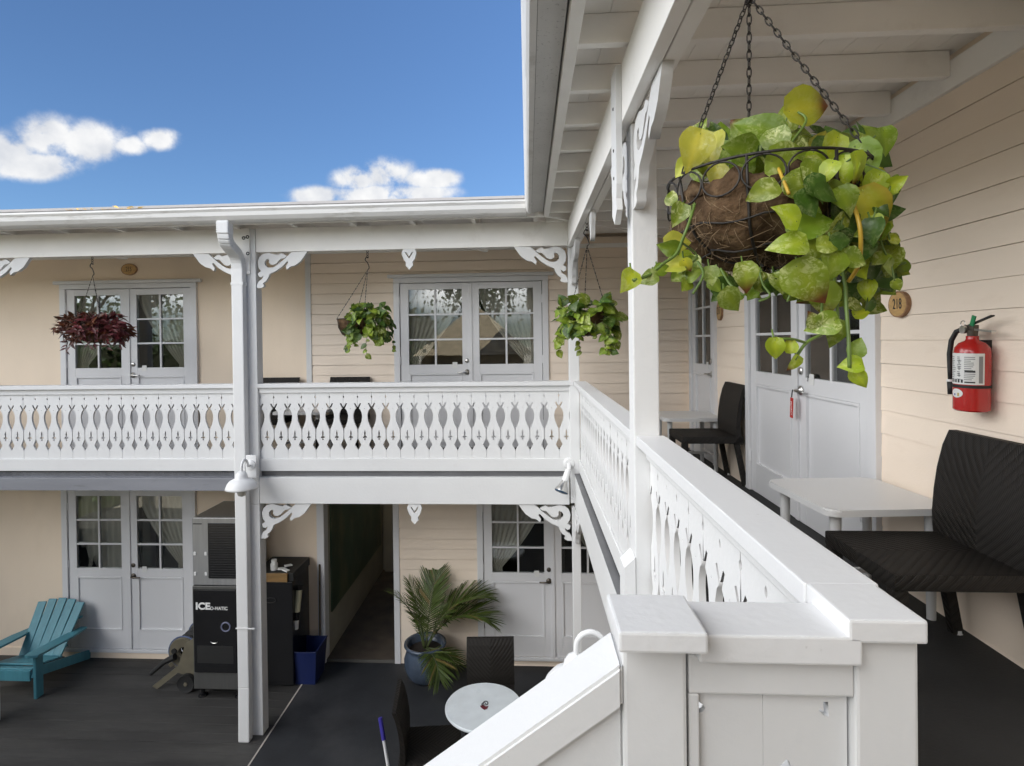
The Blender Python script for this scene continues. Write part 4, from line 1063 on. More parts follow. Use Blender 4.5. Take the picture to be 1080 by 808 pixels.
POTHOS=[(0.443,1.12,0.404,0.093,150,0),(0.385,1.06,0.344,0.067,170,0),(0.448,1.05,0.347,0.063,-100,1),(0.319,1.1,0.354,0.084,-110,2),(0.36,1.13,0.362,0.075,-100,2),(0.558,1.15,0.45,0.096,10,3),(0.535,1.2,0.454,0.06,100,1),(0.567,1.2,0.418,0.068,0,0),(0.594,1.18,0.394,0.053,60,2),(0.473,1.03,0.306,0.089,-10,1),(0.472,1,0.251,0.067,-60,1),(0.39,0.97,0.243,0.055,200,1),(0.364,1.1,0.304,0.05,-90,2),(0.415,1.12,0.314,0.06,-90,0),(0.276,1.1,0.271,0.033,90,1),(0.424,0.96,0.203,0.058,150,5),(0.428,0.96,0.154,0.061,180,5),(0.49,1,0.195,0.08,15,0),(0.512,1.02,0.173,0.048,-80,1),(0.276,1.05,0.224,0.044,-120,1),(0.278,1.05,0.176,0.052,10,2),(0.25,1.02,0.16,0.041,170,0),(0.248,1,0.127,0.045,180,2),(0.277,1,0.125,0.027,-60,3),(0.342,1.08,0.114,0.04,-90,0),(0.378,1.1,0.093,0.051,-20,4),(0.4,1.06,0.109,0.057,-80,1),(0.466,1.08,0.098,0.043,-70,1),(0.441,1.1,0.1,0.044,-110,1),(0.371,1.05,0.066,0.052,-45,0),(0.472,0.98,0.085,0.091,-60,6),(0.166,0.95,0.094,0.044,-120,5),(0.201,0.97,0.102,0.036,190,0),(0.237,1,0.122,0.03,20,0),(0.614,1.08,0.312,0.09,-80,0),(0.678,1.12,0.29,0.067,-20,3),(0.595,1.02,0.208,0.095,-65,7),(0.585,1.1,0.144,0.062,-50,4),(0.66,1.15,0.179,0.065,-40,4),(0.645,1.1,0.136,0.066,-70,0),(0.649,1.12,0.095,0.071,-30,4),(0.638,1.15,0.091,0.069,-100,4),(0.679,1.1,0.131,0.05,10,0),(0.699,1.1,0.134,0.029,100,0),(0.662,1.1,0.107,0.055,200,4),(0.521,1.03,0.062,0.065,-90,1),(0.5,1,0.02,0.053,200,1),(0.484,1,0.032,0.033,120,1),(0.415,0.98,-0.021,0.039,-90,5),(0.44,0.98,-0.011,0.029,90,5),(0.446,0.98,-0.046,0.031,-120,5),(0.54,1.03,0.004,0.052,-100,0),(0.577,1.03,-0.017,0.038,70,0),(0.546,1,-0.048,0.04,180,5),(0.563,1,-0.074,0.037,-70,5),(0.625,1.2,0.379,0.084,40,4),(0.653,1.2,0.386,0.088,20,0),(0.708,1.18,0.355,0.063,-30,4),(0.613,1.22,0.425,0.061,120,4),(0.518,1.1,0.348,0.066,-30,1),(0.692,1.22,0.401,0.053,50,4),(0.719,1.16,0.278,0.046,-60,4),(0.609,1.12,0.27,0.063,-100,4),(0.36,1.16,0.344,0.058,-60,1),(0.308,1.14,0.334,0.046,-130,2),(0.501,1.2,0.439,0.064,60,4),(0.459,1.2,0.383,0.064,-60,4),(0.727,1.299,0.15,0.067,-24,5),(0.641,1.343,0.267,0.059,3,0),(0.616,1.174,0.093,0.035,-108,6),(0.673,1.335,0.337,0.063,-123,0),(0.54,1.098,0.169,0.029,-2,4),(0.644,1.11,0.057,0.035,-97,4),(0.615,1.121,0.151,0.058,-33,1),(0.572,1.11,0.253,0.034,-139,4),(0.728,1.239,0.199,0.056,-139,4),(0.679,1.155,0.221,0.046,-30,0),(0.683,1.345,0.079,0.049,-81,5),(0.72,1.234,0.277,0.033,-142,4),(0.613,1.096,0.059,0.036,-11,1),(0.635,1.217,0.28,0.058,-132,6),(0.669,1.149,0.258,0.044,16,4),(0.695,1.335,0.207,0.048,7,5),(0.559,1.152,0.154,0.055,-43,6),(0.63,1.108,0.045,0.031,18,5),(0.774,1.282,0.412,0.046,-107,6),(0.712,1.335,0.423,0.037,-66,4),(0.66,1.345,0.161,0.058,-16,0),(0.536,1.078,0.243,0.041,-126,5),(0.707,1.196,0.056,0.047,-26,1),(0.681,1.331,0.261,0.039,-10,5),(0.734,1.21,0.179,0.043,-135,4),(0.66,1.211,0.209,0.034,-15,4),(0.734,1.288,0.178,0.047,-30,4),(0.8,1.354,0.344,0.062,13,4),(0.6,1.063,0.173,0.044,-107,6),(0.619,1.21,0.302,0.054,-89,4),(0.736,1.308,0.153,0.047,-7,6),(0.622,1.16,0.263,0.035,17,4),(0.709,1.203,0.07,0.054,-28,6),(0.712,1.341,0.205,0.054,9,4),(0.7,1.251,0.133,0.057,-145,4),(0.618,1.114,0.167,0.052,-119,6),(0.54,1.128,0.222,0.032,-127,4),(0.745,1.224,0.233,0.046,-90,6),(0.632,1.131,0.181,0.057,-150,1),(0.799,1.32,0.108,0.059,-57,0),(0.632,1.149,0.281,0.046,12,4),(0.719,1.186,0.11,0.057,-41,4),(0.634,1.175,0.337,0.046,-116,4),(0.742,1.328,0.305,0.035,-132,5),(0.696,1.158,0.201,0.058,-54,1),(0.613,1.147,0.306,0.06,-85,4),(0.754,1.354,0.348,0.054,-79,4),(0.811,1.339,0.323,0.041,-146,6),(0.643,1.148,0.233,0.055,-9,0),(0.612,1.133,0.192,0.045,-144,1),(0.694,1.357,0.392,0.047,-47,1),(0.722,1.324,0.106,0.067,-147,4),(0.598,1.161,0.206,0.04,-60,1),(0.68,1.304,0.175,0.039,-150,5),(0.711,1.326,0.086,0.055,-148,1),(0.748,1.346,0.177,0.059,-4,1),(0.688,1.276,0.17,0.065,-71,0),(0.669,1.294,0.431,0.055,-40,1),(0.724,1.204,0.348,0.05,-65,4),(0.671,1.222,0.255,0.034,-25,4),(0.739,1.259,0.127,0.034,-27,0),(0.658,1.075,0.136,0.053,-113,6),(0.783,1.328,0.397,0.071,-30,1),(0.585,1.184,0.184,0.037,-44,0),(0.707,1.284,0.179,0.044,-53,0),(0.634,1.1,0.083,0.042,-97,5),(0.681,1.257,0.289,0.064,-127,4),(0.598,1.212,0.181,0.062,-56,5),(0.571,1.131,0.357,0.055,-102,4),(0.7,1.196,0.095,0.044,-128,0),(0.713,1.26,0.387,0.037,-129,5),(0.644,1.199,0.263,0.063,-132,5),(0.513,1.076,0.132,0.033,12,6),(0.633,1.085,0.123,0.055,-66,4),(0.574,1.166,0.177,0.038,-93,5),(0.67,1.173,0.117,0.054,-89,4),(0.771,1.315,0.27,0.053,-49,5),(0.544,1.079,0.304,0.03,-118,4),(0.575,1.204,0.089,0.057,-150,1),(0.687,1.337,0.08,0.047,-71,4),(0.581,1.172,0.338,0.043,0,4),(0.72,1.306,0.392,0.061,-36,0),(0.724,1.337,0.433,0.049,9,6),(0.626,1.315,0.264,0.041,-16,4),(0.657,1.279,0.174,0.04,-116,0),(0.689,1.245,0.175,0.063,-30,6),(0.592,1.145,0.225,0.053,-28,4),(0.654,1.123,0.315,0.031,-47,6),(0.658,1.078,0.355,0.051,-80,0),(0.625,1.311,0.118,0.055,10,6),(0.582,1.207,0.086,0.062,-141,4),(0.729,1.294,0.242,0.036,-8,1),(0.554,1.071,0.341,0.056,-120,5),(0.637,1.13,0.313,0.058,-16,0),(0.679,1.239,0.079,0.061,-114,0),(0.53,1.008,0.239,0.055,-62,1),(0.556,0.998,0.129,0.047,-16,1),(0.546,1.013,0.283,0.056,-100,5),(0.5,0.977,0.275,0.041,-127,5),(0.582,0.995,0.175,0.048,-103,4),(0.501,1.004,0.253,0.039,-77,4),(0.503,0.97,0.153,0.042,1,1),(0.564,1.044,0.23,0.054,3,4),(0.472,0.98,0.22,0.054,-56,4),(0.481,0.994,0.273,0.052,-97,0),(0.522,0.973,0.159,0.038,5,4),(0.555,1.056,0.271,0.039,-61,1),(0.502,0.971,0.236,0.049,-16,4),(0.601,1.025,0.259,0.053,-118,5),(0.565,0.999,0.282,0.058,-71,5),(0.511,1.03,0.307,0.042,-69,5),(0.567,1.043,0.298,0.048,-132,0),(0.486,1.013,0.199,0.058,-81,1),(0.497,0.997,0.148,0.049,-25,1),(0.539,1.043,0.157,0.054,-4,0),(0.536,0.983,0.224,0.055,-66,0),(0.505,1.038,0.239,0.045,-2,4),(0.539,1.018,0.219,0.039,-110,4),(0.488,1.023,0.213,0.042,-82,4),(0.561,1.016,0.191,0.049,-58,4),(0.543,1.043,0.122,0.061,-36,4),(0.487,1.008,0.281,0.059,-137,6),(0.486,0.972,0.245,0.053,-48,4),(0.507,0.971,0.116,0.057,-105,0),(0.592,1.056,0.186,0.061,-37,4),(0.508,1.171,0.096,0.022,-149,4),(0.585,1.148,0.105,0.019,-104,4),(0.511,1.102,0.103,0.036,-115,4),(0.393,1.188,0.094,0.04,-106,0),(0.394,1.117,0.104,0.035,-17,4),(0.356,1.096,0.098,0.035,-73,1),(0.467,1.182,0.104,0.045,-119,4),(0.369,1.133,0.08,0.03,-145,4),(0.466,1.096,0.088,0.023,-69,4),(0.538,1.171,0.14,0.042,-7,4),(0.399,1.146,0.1,0.043,-18,1),(0.587,1.218,0.149,0.023,-113,4),(0.541,1.24,0.145,0.042,-31,4),(0.587,1.289,0.093,0.04,-6,0),(0.422,1.099,0.08,0.027,-141,0),(0.419,1.166,0.08,0.02,-3,4),(0.385,1.145,0.121,0.028,-44,1),(0.523,1.124,0.093,0.022,-89,4),(0.527,1.136,0.127,0.023,-16,0),(0.485,1.134,0.105,0.041,-82,0),(0.396,1.118,0.075,0.037,-145,0),(0.463,1.095,0.095,0.04,-25,4),(0.41,1.253,0.115,0.021,-40,4),(0.567,1.191,0.144,0.046,-22,0),(0.414,1.294,0.126,0.035,-90,0),(0.637,1.26,0.112,0.035,-166,4),(0.452,1.159,0.086,0.035,-17,0),(0.435,1.231,0.109,0.044,-30,1),(0.646,1.3,0.131,0.045,-18,4),(0.468,1.259,0.123,0.023,-107,1),(0.462,1.167,0.11,0.027,-57,0),(0.5,1.069,0.086,0.035,-164,1),(0.518,1.055,0.117,0.038,-7,1),(0.431,1.28,0.123,0.049,-165,4),(0.516,1.083,0.127,0.035,-113,4),(0.44,1.294,0.11,0.043,-155,0),(0.372,1.126,0.101,0.043,-77,1),(0.605,1.192,0.129,0.027,-77,1),(0.412,1.226,0.106,0.021,-39,1),(0.396,1.109,0.086,0.026,-33,4),(0.36,1.136,0.103,0.02,-119,1),(0.421,1.277,0.129,0.038,-123,1),(0.559,1.092,0.115,0.042,-157,1),(0.386,1.205,0.118,0.023,-83,4),(0.546,1.138,0.13,0.032,-74,4),(0.608,1.319,0.472,0.049,144,0),(0.727,1.244,0.418,0.071,124,0),(0.45,1.24,0.45,0.048,130,0),(0.631,1.346,0.391,0.079,103,0),(0.688,1.22,0.402,0.057,117,1),(0.595,1.204,0.371,0.055,78,1),(0.642,1.352,0.464,0.05,29,0),(0.371,1.249,0.386,0.061,96,0),(0.722,1.244,0.377,0.057,63,1),(0.499,1.321,0.481,0.064,146,1),(0.544,1.351,0.419,0.058,106,1),(0.378,1.213,0.41,0.056,107,1),(0.433,1.279,0.453,0.069,83,0),(0.705,1.243,0.43,0.06,95,4),(0.579,1.267,0.39,0.072,137,0),(0.604,1.268,0.438,0.074,92,1),(0.65,1.353,0.418,0.05,128,0),(0.391,1.246,0.368,0.07,45,1),(0.447,1.323,0.448,0.048,140,0),(0.479,1.254,0.427,0.079,77,0),(0.511,1.351,0.472,0.077,145,1),(0.391,1.236,0.411,0.042,99,0),(0.609,1.252,0.383,0.055,31,1),(0.385,1.218,0.37,0.06,32,1),(0.542,1.288,0.439,0.081,80,4),(0.681,1.221,0.341,0.065,45,4),(0.495,1.285,0.383,0.048,28,1),(0.504,1.328,0.424,0.07,56,4),(0.658,1.275,0.432,0.072,105,4),(0.635,1.352,0.438,0.076,82,4),(0.396,1.214,0.428,0.057,107,4),(0.665,1.248,0.4,0.075,108,0),(0.559,1.233,0.391,0.042,101,1),(0.647,1.34,0.43,0.082,59,0),(0.388,1.284,0.441,0.054,72,4),(0.507,1.352,0.471,0.046,88,4),(0.498,1.306,0.385,0.06,137,1),(0.5,1.281,0.39,0.07,106,0),(0.401,1.2,0.391,0.068,128,0),(0.379,1.277,0.413,0.047,48,4),(0.732,1.333,0.452,0.07,74,4),(0.598,1.233,0.353,0.05,29,0),(0.553,1.318,0.445,0.059,104,1),(0.709,1.343,0.404,0.066,20,1),(0.399,1.323,0.484,0.048,84,1),(0.702,1.246,0.399,0.044,128,1),(0.714,1.315,0.407,0.077,106,0),(0.624,1.28,0.416,0.08,118,4),(0.383,1.214,0.408,0.048,20,1),(0.405,1.339,0.471,0.06,128,0),(0.693,1.235,0.374,0.056,83,1),(0.747,1.284,0.431,0.051,116,0),(0.702,1.347,0.39,0.077,78,1),(0.662,1.293,0.444,0.071,141,0),(0.459,1.334,0.43,0.059,33,1),(0.495,1.246,0.439,0.042,41,1),(0.758,1.312,0.391,0.062,136,0),(0.652,1.278,0.369,0.057,158,0),(0.69,1.329,0.426,0.062,149,1),(0.429,1.27,0.421,0.074,52,0)]
VINES=[(0.0045,1,[(0.576,1.1,0.314),(0.569,1.04,0.251),(0.562,1,0.198),(0.566,1,0.161),(0.573,1.02,0.123),(0.567,1.04,0.097)]),(0.0035,0,[(0.308,1.06,0.246),(0.289,1.03,0.206),(0.275,1.02,0.176),(0.258,1,0.146),(0.234,0.99,0.129),(0.206,0.97,0.108),(0.175,0.95,0.097)]),(0.003,0,[(0.318,1.08,0.143),(0.319,1.05,0.115),(0.297,1.04,0.080)]),(0.004,0,[(0.575,1.1,0.187),(0.559,1.04,0.109),(0.553,1.02,0.041),(0.545,1,-0.008),(0.546,1,-0.053)]),(0.0035,0,[(0.549,1.04,0.029),(0.508,1.01,0.006),(0.470,0.99,-0.010),(0.446,0.98,-0.038)]),(0.003,0,[(0.470,0.99,-0.010),(0.442,0.98,-0.003),(0.419,0.98,-0.003)]),(0.004,1,[(0.451,1.08,0.343),(0.446,1.03,0.293),(0.444,0.99,0.242)]),(0.0025,0,[(0.366,1.1,0.132),(0.373,1.07,0.099),(0.391,1.05,0.076)]),(0.0025,0,[(0.436,1.1,0.131),(0.436,1.08,0.099),(0.440,1.06,0.076),(0.420,1.06,0.066)]),(0.003,0,[(0.628,1.12,0.099),(0.660,1.1,0.114),(0.686,1.1,0.131),(0.703,1.1,0.136)]),(0.0035,0,[(0.516,1.03,0.192),(0.520,1.02,0.154),(0.538,1.03,0.108),(0.549,1.04,0.029)]),(0.003,0,[(0.484,1.05,0.302),(0.481,1.08,0.342),(0.535,1.12,0.411),(0.530,1.14,0.437)]),(0.003,0,[(0.559,1.1,0.275),(0.554,1.08,0.183),(0.529,1.05,0.094),(0.505,1.01,0.025)]),(0.0025,0,[(0.471,1.1,0.127),(0.479,1.06,0.096),(0.466,1.05,0.064)]),(0.0025,0,[(0.274,1.03,0.172),(0.311,1.06,0.151),(0.272,1,0.122)]),(0.003,0,[(0.546,1,-0.053),(0.557,1,-0.060)])]
# ------------------------------------------------------------------ big hanging basket
TINT = {0: (.155, .235, .014, .3), 1: (.19, .26, .020, .9), 2: (.42, .43, .05, .4), 3: (.44, .43, .03, .15), 4: (.045, .10, .010, .25), 5: (.31, .39, .018, .4), 6: (.23, .29, .02, .6), 7: (.38, .38, .025, .1)}
BROWN = (.13, .045, .015, 0)
t = thing('hanging_basket', 'large hanging wire basket of trailing pothos on chains, closest to us', 'hanging basket', (.489, 1.2, .14), 'hanging baskets')
bc = Vector((.489, 1.2, 0)); rr = .186; zr = .325; zb = .145
q = MB()
def bowl(u, v, k=1.0):
    a = 2*PI*u; e = PI/2*v
    r = rr*k*(math.cos(e)**.62)*(1-.06*v); z = zr-.055-(zr-.055-zb)*math.sin(e)**1.1
    lump = .955+.095*abs(math.sin(4*(a-.25)))**.7*math.sin(min(1, v*1.6)*PI*.5)+.02*math.sin(a*5+1)+.02*math.sin(a*13+v*9)+.012*math.sin(a*23-v*17)
    return (bc.x+r*lump*math.cos(a), bc.y+r*lump*math.sin(a), z+.006*math.sin(a*7+2))
q.grid(lambda u, v: bowl(u, min(v, .985)), 72, 18)
def collar(u, v):
    b_ = bowl(u, 0); k = (1, 1.02, .97, .80, .0)[int(round(v*4))]; wv = .006*math.sin(u*61)+.005*math.sin(u*137+1)
    return (bc.x+(b_[0]-bc.x)*k, bc.y+(b_[1]-bc.y)*k, (b_[2], zr-.045+wv, zr-.026+wv*1.5, zr-.022, zr-.05)[int(round(v*4))])
q.grid(collar, 96, 4)
q.build('coir_liner', M['coir'], t, smooth=True)
q = MB()
for _ in range(420):
    u = random.random(); v = random.random()**.8*.93; p_ = Vector(bowl(u, v, 1.01)); a = 2*PI*u; l = random.uniform(.015, .06)
    tg = Vector((-math.sin(a), math.cos(a), 0))*random.uniform(-1, 1)+Vector((0, 0, 1))*random.uniform(-1, 1); tg.normalize(); out = Vector((math.cos(a), math.sin(a), -.3*v)); b_ = random.uniform(.002, .012)
    q.tube([p_-tg*l/2, p_+out*b_+tg*.05*l, p_+tg*l/2-out*.001], .00055, 3)
q.build('coir_fibres', M['fibre'], t)
q = MB()
q.tube([bc+Vector((rr*1.02*math.cos(k*PI/32), rr*1.02*math.sin(k*PI/32), zr)) for k in range(64)], .0028, 8, closed=True)
for k in range(16):
    a0 = 2*PI*k/16; pts = []
    for s in range(22):
        th = 2*PI*s/21; a = a0+.19*math.sin(th)*1.0; z = zr-.034-.031*math.cos(th)*-1
        pts.append(bc+Vector((rr*1.02*math.cos(a), rr*1.02*math.sin(a), z)))
    q.tube(pts, .0019, 6)
for k in range(8):
    a = 2*PI*k/8+.25
    pts = [bc+Vector((rr*1.02*math.cos(a), rr*1.02*math.sin(a), zr))]
    for s in range(13):
        v = s/12*.96; c_ = bowl(a/(2*PI), v, 1.03); pts.append(Vector(c_))
    q.tube(pts, .0028, 8)
for v in (.30, .62): q.tube([Vector(bowl(k/48, v, 1.03)) for k in range(48)], .002, 6, closed=True)
q.build('wire_frame', M['iron'], t, smooth=True)
apex = Vector((.462, 1.2, .70))
for a in (198, 78, 318):
    q = MB(); e = bc+Vector((rr*1.02*math.cos(R(a)), rr*1.02*math.sin(R(a)), zr)); dv = e-apex; L_ = dv.length; dv.normalize(); n = int(L_/.0165)
    s1 = dv.orthogonal().normalized(); s2 = dv.cross(s1)
    for i in range(n):
        c_ = apex+dv*(L_*(i+.5)/n); sd = s1 if i % 2 else s2
        q.tube([c_+dv*.0115*math.cos(2*PI*k/10)+sd*.0046*math.sin(2*PI*k/10) for k in range(10)], .0014, 5, closed=True)
    q.build('chain', M['iron'], t, smooth=True)
q = MB(); q.tube([apex+Vector((0, .012*math.cos(k*PI/6), .012*math.sin(k*PI/6))) for k in range(12)], .003, 6, closed=True)
q.tube([apex+Vector((0, 0, .01)), apex+Vector((0, .012, .03)), apex+Vector((0, .01, .06)), apex+Vector((0, 0, .09)), apex+Vector((0, 0, .225))], .003, 6); q.build('hook', M['iron'], t, smooth=True)
lv = Leaves(); stg = MB(); sty = MB()
for (x, y, z, s, a, c) in POTHOS:
    p_ = Vector((x, y, z)); ar = R(a)
    view = (-p_).normalized(); rt = Vector((1, 0, 0)); up = Vector((0, 0, 1))
    tip = (rt*math.cos(ar)+up*math.sin(ar)+Vector((0, random.uniform(-.35, .1), 0))).normalized()
    out = (p_-Vector((bc.x, bc.y, .26))); out.normalize()
    nrm = view*.85+out*.35+up*.35+Vector((random.uniform(-.6, .6), random.uniform(-.3, .3), random.uniform(-.5, .6)))
    s *= .88
    tc_ = vary(TINT[c], .2)
    base = p_-tip*s*.5
    lv.leaf(base, tip, nrm, s, tc_, tipcol=BROWN if (c == 3 or random.random() < .09) else None, droop=random.uniform(.1, .5), fold=random.uniform(.1, .3), edge=(.40, .30, .03, 0) if c == 7 else None)
    hub = Vector((bc.x, bc.y, .33)) if z > .2 else Vector((p_.x, p_.y+.01, p_.z+.10))
    e_ = base+(hub-base).normalized()*min(.04 if z > .2 else .018, (hub-base).length*.6)+Vector((0, .012, .0))
    stg.tube([base, base*.55+e_*.45+Vector((0, 0, -.008)), e_], .0016, 5)
def smooth_line(pts, k=5):
    P_ = [Vector(p) for p in pts]; out = []
    for i in range(len(P_)-1):
        p0 = P_[max(0, i-1)]; p1 = P_[i]; p2 = P_[i+1]; p3 = P_[min(len(P_)-1, i+2)]
        for j in range(k):
            u = j/k
            out.append(.5*((2*p1)+(p2-p0)*u+(2*p0-5*p1+4*p2-p3)*u*u+(3*p1-p0-3*p2+p3)*u**3))
    return out+[P_[-1]]
random.seed(77)
for i in range(27):
    a = R(random.uniform(-100, 40)) if i < 24 else R(random.uniform(180, 330))
    p_ = bc+Vector((rr*random.uniform(.75, 1.0)*math.cos(a), rr*random.uniform(.75, 1.0)*math.sin(a), random.uniform(.20, .33) if i < 24 else .17))
    L_ = random.uniform(.08, .24) if i < 24 else random.uniform(.04, .10); m_ = 8; pts = [p_]; o_ = Vector((math.cos(a), math.sin(a), 0)); wob = random.uniform(0, 6)
    for j in range(m_):
        p_ = p_+(o_*(.42*(1-j/m_)**2)+Vector((.35*math.sin(wob+j*.9), .3*math.cos(wob+j*.8), -.9+.5*(1-j/m_))))*L_/m_; pts.append(p_)
        if j > 0 and random.random() < .75:
            tip = Vector((random.uniform(-1, 1), random.uniform(-.8, .3), random.uniform(-1, .3)))
            lv.leaf(p_, tip, -p_.normalized()+Vector((random.uniform(-.7, .7), random.uniform(-.4, .4), random.uniform(-.3, .8))), random.uniform(.018, .042), vary(TINT[random.choice([0, 1, 4, 5, 6])], .25), tipcol=BROWN if random.random() < .1 else None, droop=random.uniform(.05, .45), fold=random.uniform(.1, .35))
    (sty if i % 9 == 0 else stg).tube(smooth_line(pts, 3), .0016, 5)
for r_, kd, pts in VINES:
    (sty if kd else stg).tube(smooth_line(pts), r_*.8, 7)
lv.build('foliage', M['pothos'], t)
stg.build('stems', mat('green_stem', (.10, .16, .03), .45, .25, 20), t, smooth=True)
sty.build('yellow_stems', mat('yellow_stem', (.45, .29, .03), .45, .25, 20), t, smooth=True)

# ------------------------------------------------------------------ small hanging baskets
def small_basket(label, loc, apex_z, kind, bias, n, spread, drop, seed, bowl_r=.15, rim_z=None, hook_top=.94):
    random.seed(seed)
    x, y, z = loc
    t = thing('hanging_basket', label, 'hanging basket', (x, y, z-.12), 'hanging baskets')
    c = Vector((x, y, z)); bcx = c+Vector((bias[0], bias[1], 0))
    q = MB(); q.lathe([(.0, -.13), (.05, -.128), (.10, -.10), (.14, -.03), (.152, .05), (.145, .06), (.13, .04), (.0, .03)], 28, Matrix.Translation(bcx)@Matrix.Diagonal((bowl_r/.15, bowl_r/.15, 1, 1)), caps=False); q.build('coir_liner', M['coir'], t, smooth=True)
    q = MB(); q.tube([bcx+Vector((bowl_r*1.03*math.cos(k*PI/14), bowl_r*1.03*math.sin(k*PI/14), .055)) for k in range(28)], .004, 6, closed=True)
    for k in range(8):
        a = k*PI/4; q.tube([bcx+Vector((bowl_r*f*math.cos(a), bowl_r*f*math.sin(a), zz)) for f, zz in ((1.03, .055), (.97, -.03), (.70, -.102), (.3, -.132))], .003, 5)
    q.build('wire_frame', M['iron'], t, smooth=True)
    ap = Vector((x, y, apex_z))
    for a in (200, 95, 335):
        q = MB(); e = bcx+Vector((bowl_r*1.03*math.cos(R(a)), bowl_r*1.03*math.sin(R(a)), .055)); dv = (e-ap); m = max(6, int(dv.length/.03))
        for i in range(m):
            u0, u1 = i/m, (i+.8)/m
            q.tube([ap+dv*u0, ap+dv*u1], .0042 if i % 2 else .0028, 5)
        q.build('chain', M['iron'], t)
    q = MB(); q.tube(smooth_line([ap, ap+Vector((.015, 0, .02)), ap+Vector((.0, 0, .07)), ap+Vector((-.025, 0, .10)), ap+Vector((-.01, 0, .13)), ap+Vector((.01, 0, .12))]), .005, 6)
    zz = apex_z+.12
    while zz < hook_top-.005:
        q.tube([Vector((x+.009*math.cos(k*PI/5), y, zz+.014+.016*math.sin(k*PI/5))) for k in range(10)], .003, 5, closed=True); zz += .026
    q.build('hook', M['iron'], t, smooth=True)
    lv = Leaves(None if kind == 'pothos' else Leaves.THIN); sg = MB()
    for i in range(n):
        th = random.uniform(0, 2*PI); ph = random.uniform(-.55, 1.0)
        rad = random.uniform(.55, 1.0)
        dr = Vector((math.cos(th)*math.cos(ph), math.sin(th)*math.cos(ph), math.sin(ph)))
        p_ = c+Vector((dr.x*spread[0]*rad, dr.y*spread[1]*rad, dr.z*spread[2]*rad))
        if kind == 'pothos':
            L = random.uniform(.05, .105); tc_ = vary(random.choice([TINT[0], TINT[0], TINT[4], TINT[4], TINT[1]]), .25)
            tip = dr*.7+Vector((random.uniform(-.5, .5), random.uniform(-.5, .5), random.uniform(-.9, .2))); nm = dr+Vector((random.uniform(-.5, .5), -.5+random.uniform(-.4, .4), .5+random.uniform(-.4, .4)))
            lv.leaf(p_, tip, nm, L, tc_, droop=random.uniform(.05, .35), fold=random.uniform(.1, .35))
        else:
            base_c = random.choice([(.095, .022, .020, .2), (.14, .03, .032, .2), (.08, .03, .017, .2), (.17, .035, .04, .1), (.15, .05, .02, .2)]) if dr.x > -.2 else random.choice([(.08, .03, .017, .2), (.10, .04, .02, .2), (.13, .045, .022, .2)])
            k_ = random.randint(3, 5)
            for j in range(k_):
                tip = dr*.6+Vector((random.uniform(-1, 1), random.uniform(-1, 1), random.uniform(-.9, .5)))
                lv.leaf(p_, tip, dr+Vector((random.uniform(-.6, .6), -.5, .6)), random.uniform(.055, .105), vary(base_c, .3), droop=random.uniform(.0, .4), fold=.3)
    for i in range(drop[0]):
        th = random.uniform(PI, 2*PI) if i % 3 else random.uniform(0, PI)
        p_ = c+Vector((math.cos(th)*spread[0]*.75, math.sin(th)*spread[1]*.75, -.02)); pts = [p_]
        L = random.uniform(*drop[1]); m = 6
        o = Vector((math.cos(th)*.4, math.sin(th)*.3, 0))
        for j in range(m):
            p_ = p_+(o*(1-j/m)+Vector((random.uniform(-.25, .25), random.uniform(-.2, .2), -1)))*L/m; pts.append(p_)
            if j > 0:
                s_ = random.choice((-1, 1)); tip = Vector((s_*random.uniform(.3, 1), random.uniform(-.5, .2), random.uniform(-.9, .1)))
                if kind == 'pothos': lv.leaf(p_, tip, Vector((random.uniform(-.4, .4), -1, .6)), random.uniform(.035, .07), vary(random.choice([TINT[0], TINT[4], TINT[1]]), .25), droop=.2)
                else: lv.leaf(p_, tip, Vector((0, -1, .6)), random.uniform(.05, .08), vary((.07, .015, .015, .1), .3), droop=.2)
        sg.tube(smooth_line(pts, 3), .003, 5)
    lv.build('foliage', M['pothos'] if kind == 'pothos' else M['maroon'], t)
    sg.build('stems', mat('thin_stem', (.10, .10, .03) if kind == 'pothos' else (.06, .02, .015), .6, .2, 20), t)
    return t
small_basket('hanging basket of dark maroon foliage in front of the upper left door', (-4.58, 5.765, .17), .745, 'maroon', (0, 0), 230, (.36, .26, .21), (9, (.10, .22)), 21)
small_basket('green hanging basket with bare coir on its left, beside the middle upper doors', (-1.63, 5.765, .19), .75, 'pothos', (-.17, .0), 200, (.23, .23, .25), (9, (.15, .32)), 22)
small_basket('green hanging basket in the inner corner just left of the near post', (.475, 4.5, .16), .735, 'pothos', (.0, .0), 190, (.25, .24, .19), (15, (.10, .24)), 23, hook_top=.915)

# ------------------------------------------------------------------ roof debris
random.seed(3)
lv = Leaves()
for i in range(34):
    x = random.gauss(-4.1, .2) if i < 16 else random.uniform(-7, 0)
    lv.leaf((x, 5.275+random.uniform(-.02, .14), 1.305+random.uniform(0, .035)), (random.uniform(-1, 1), random.uniform(-1, 1), random.uniform(-.1, .7)), (0, -.4, 1), random.uniform(.03, .06), vary((.42, .27, .07, 0), .4), droop=.3)
o = lv.build('fallen_leaves', M['treeleaf'], None); struct(o, 'stuff')

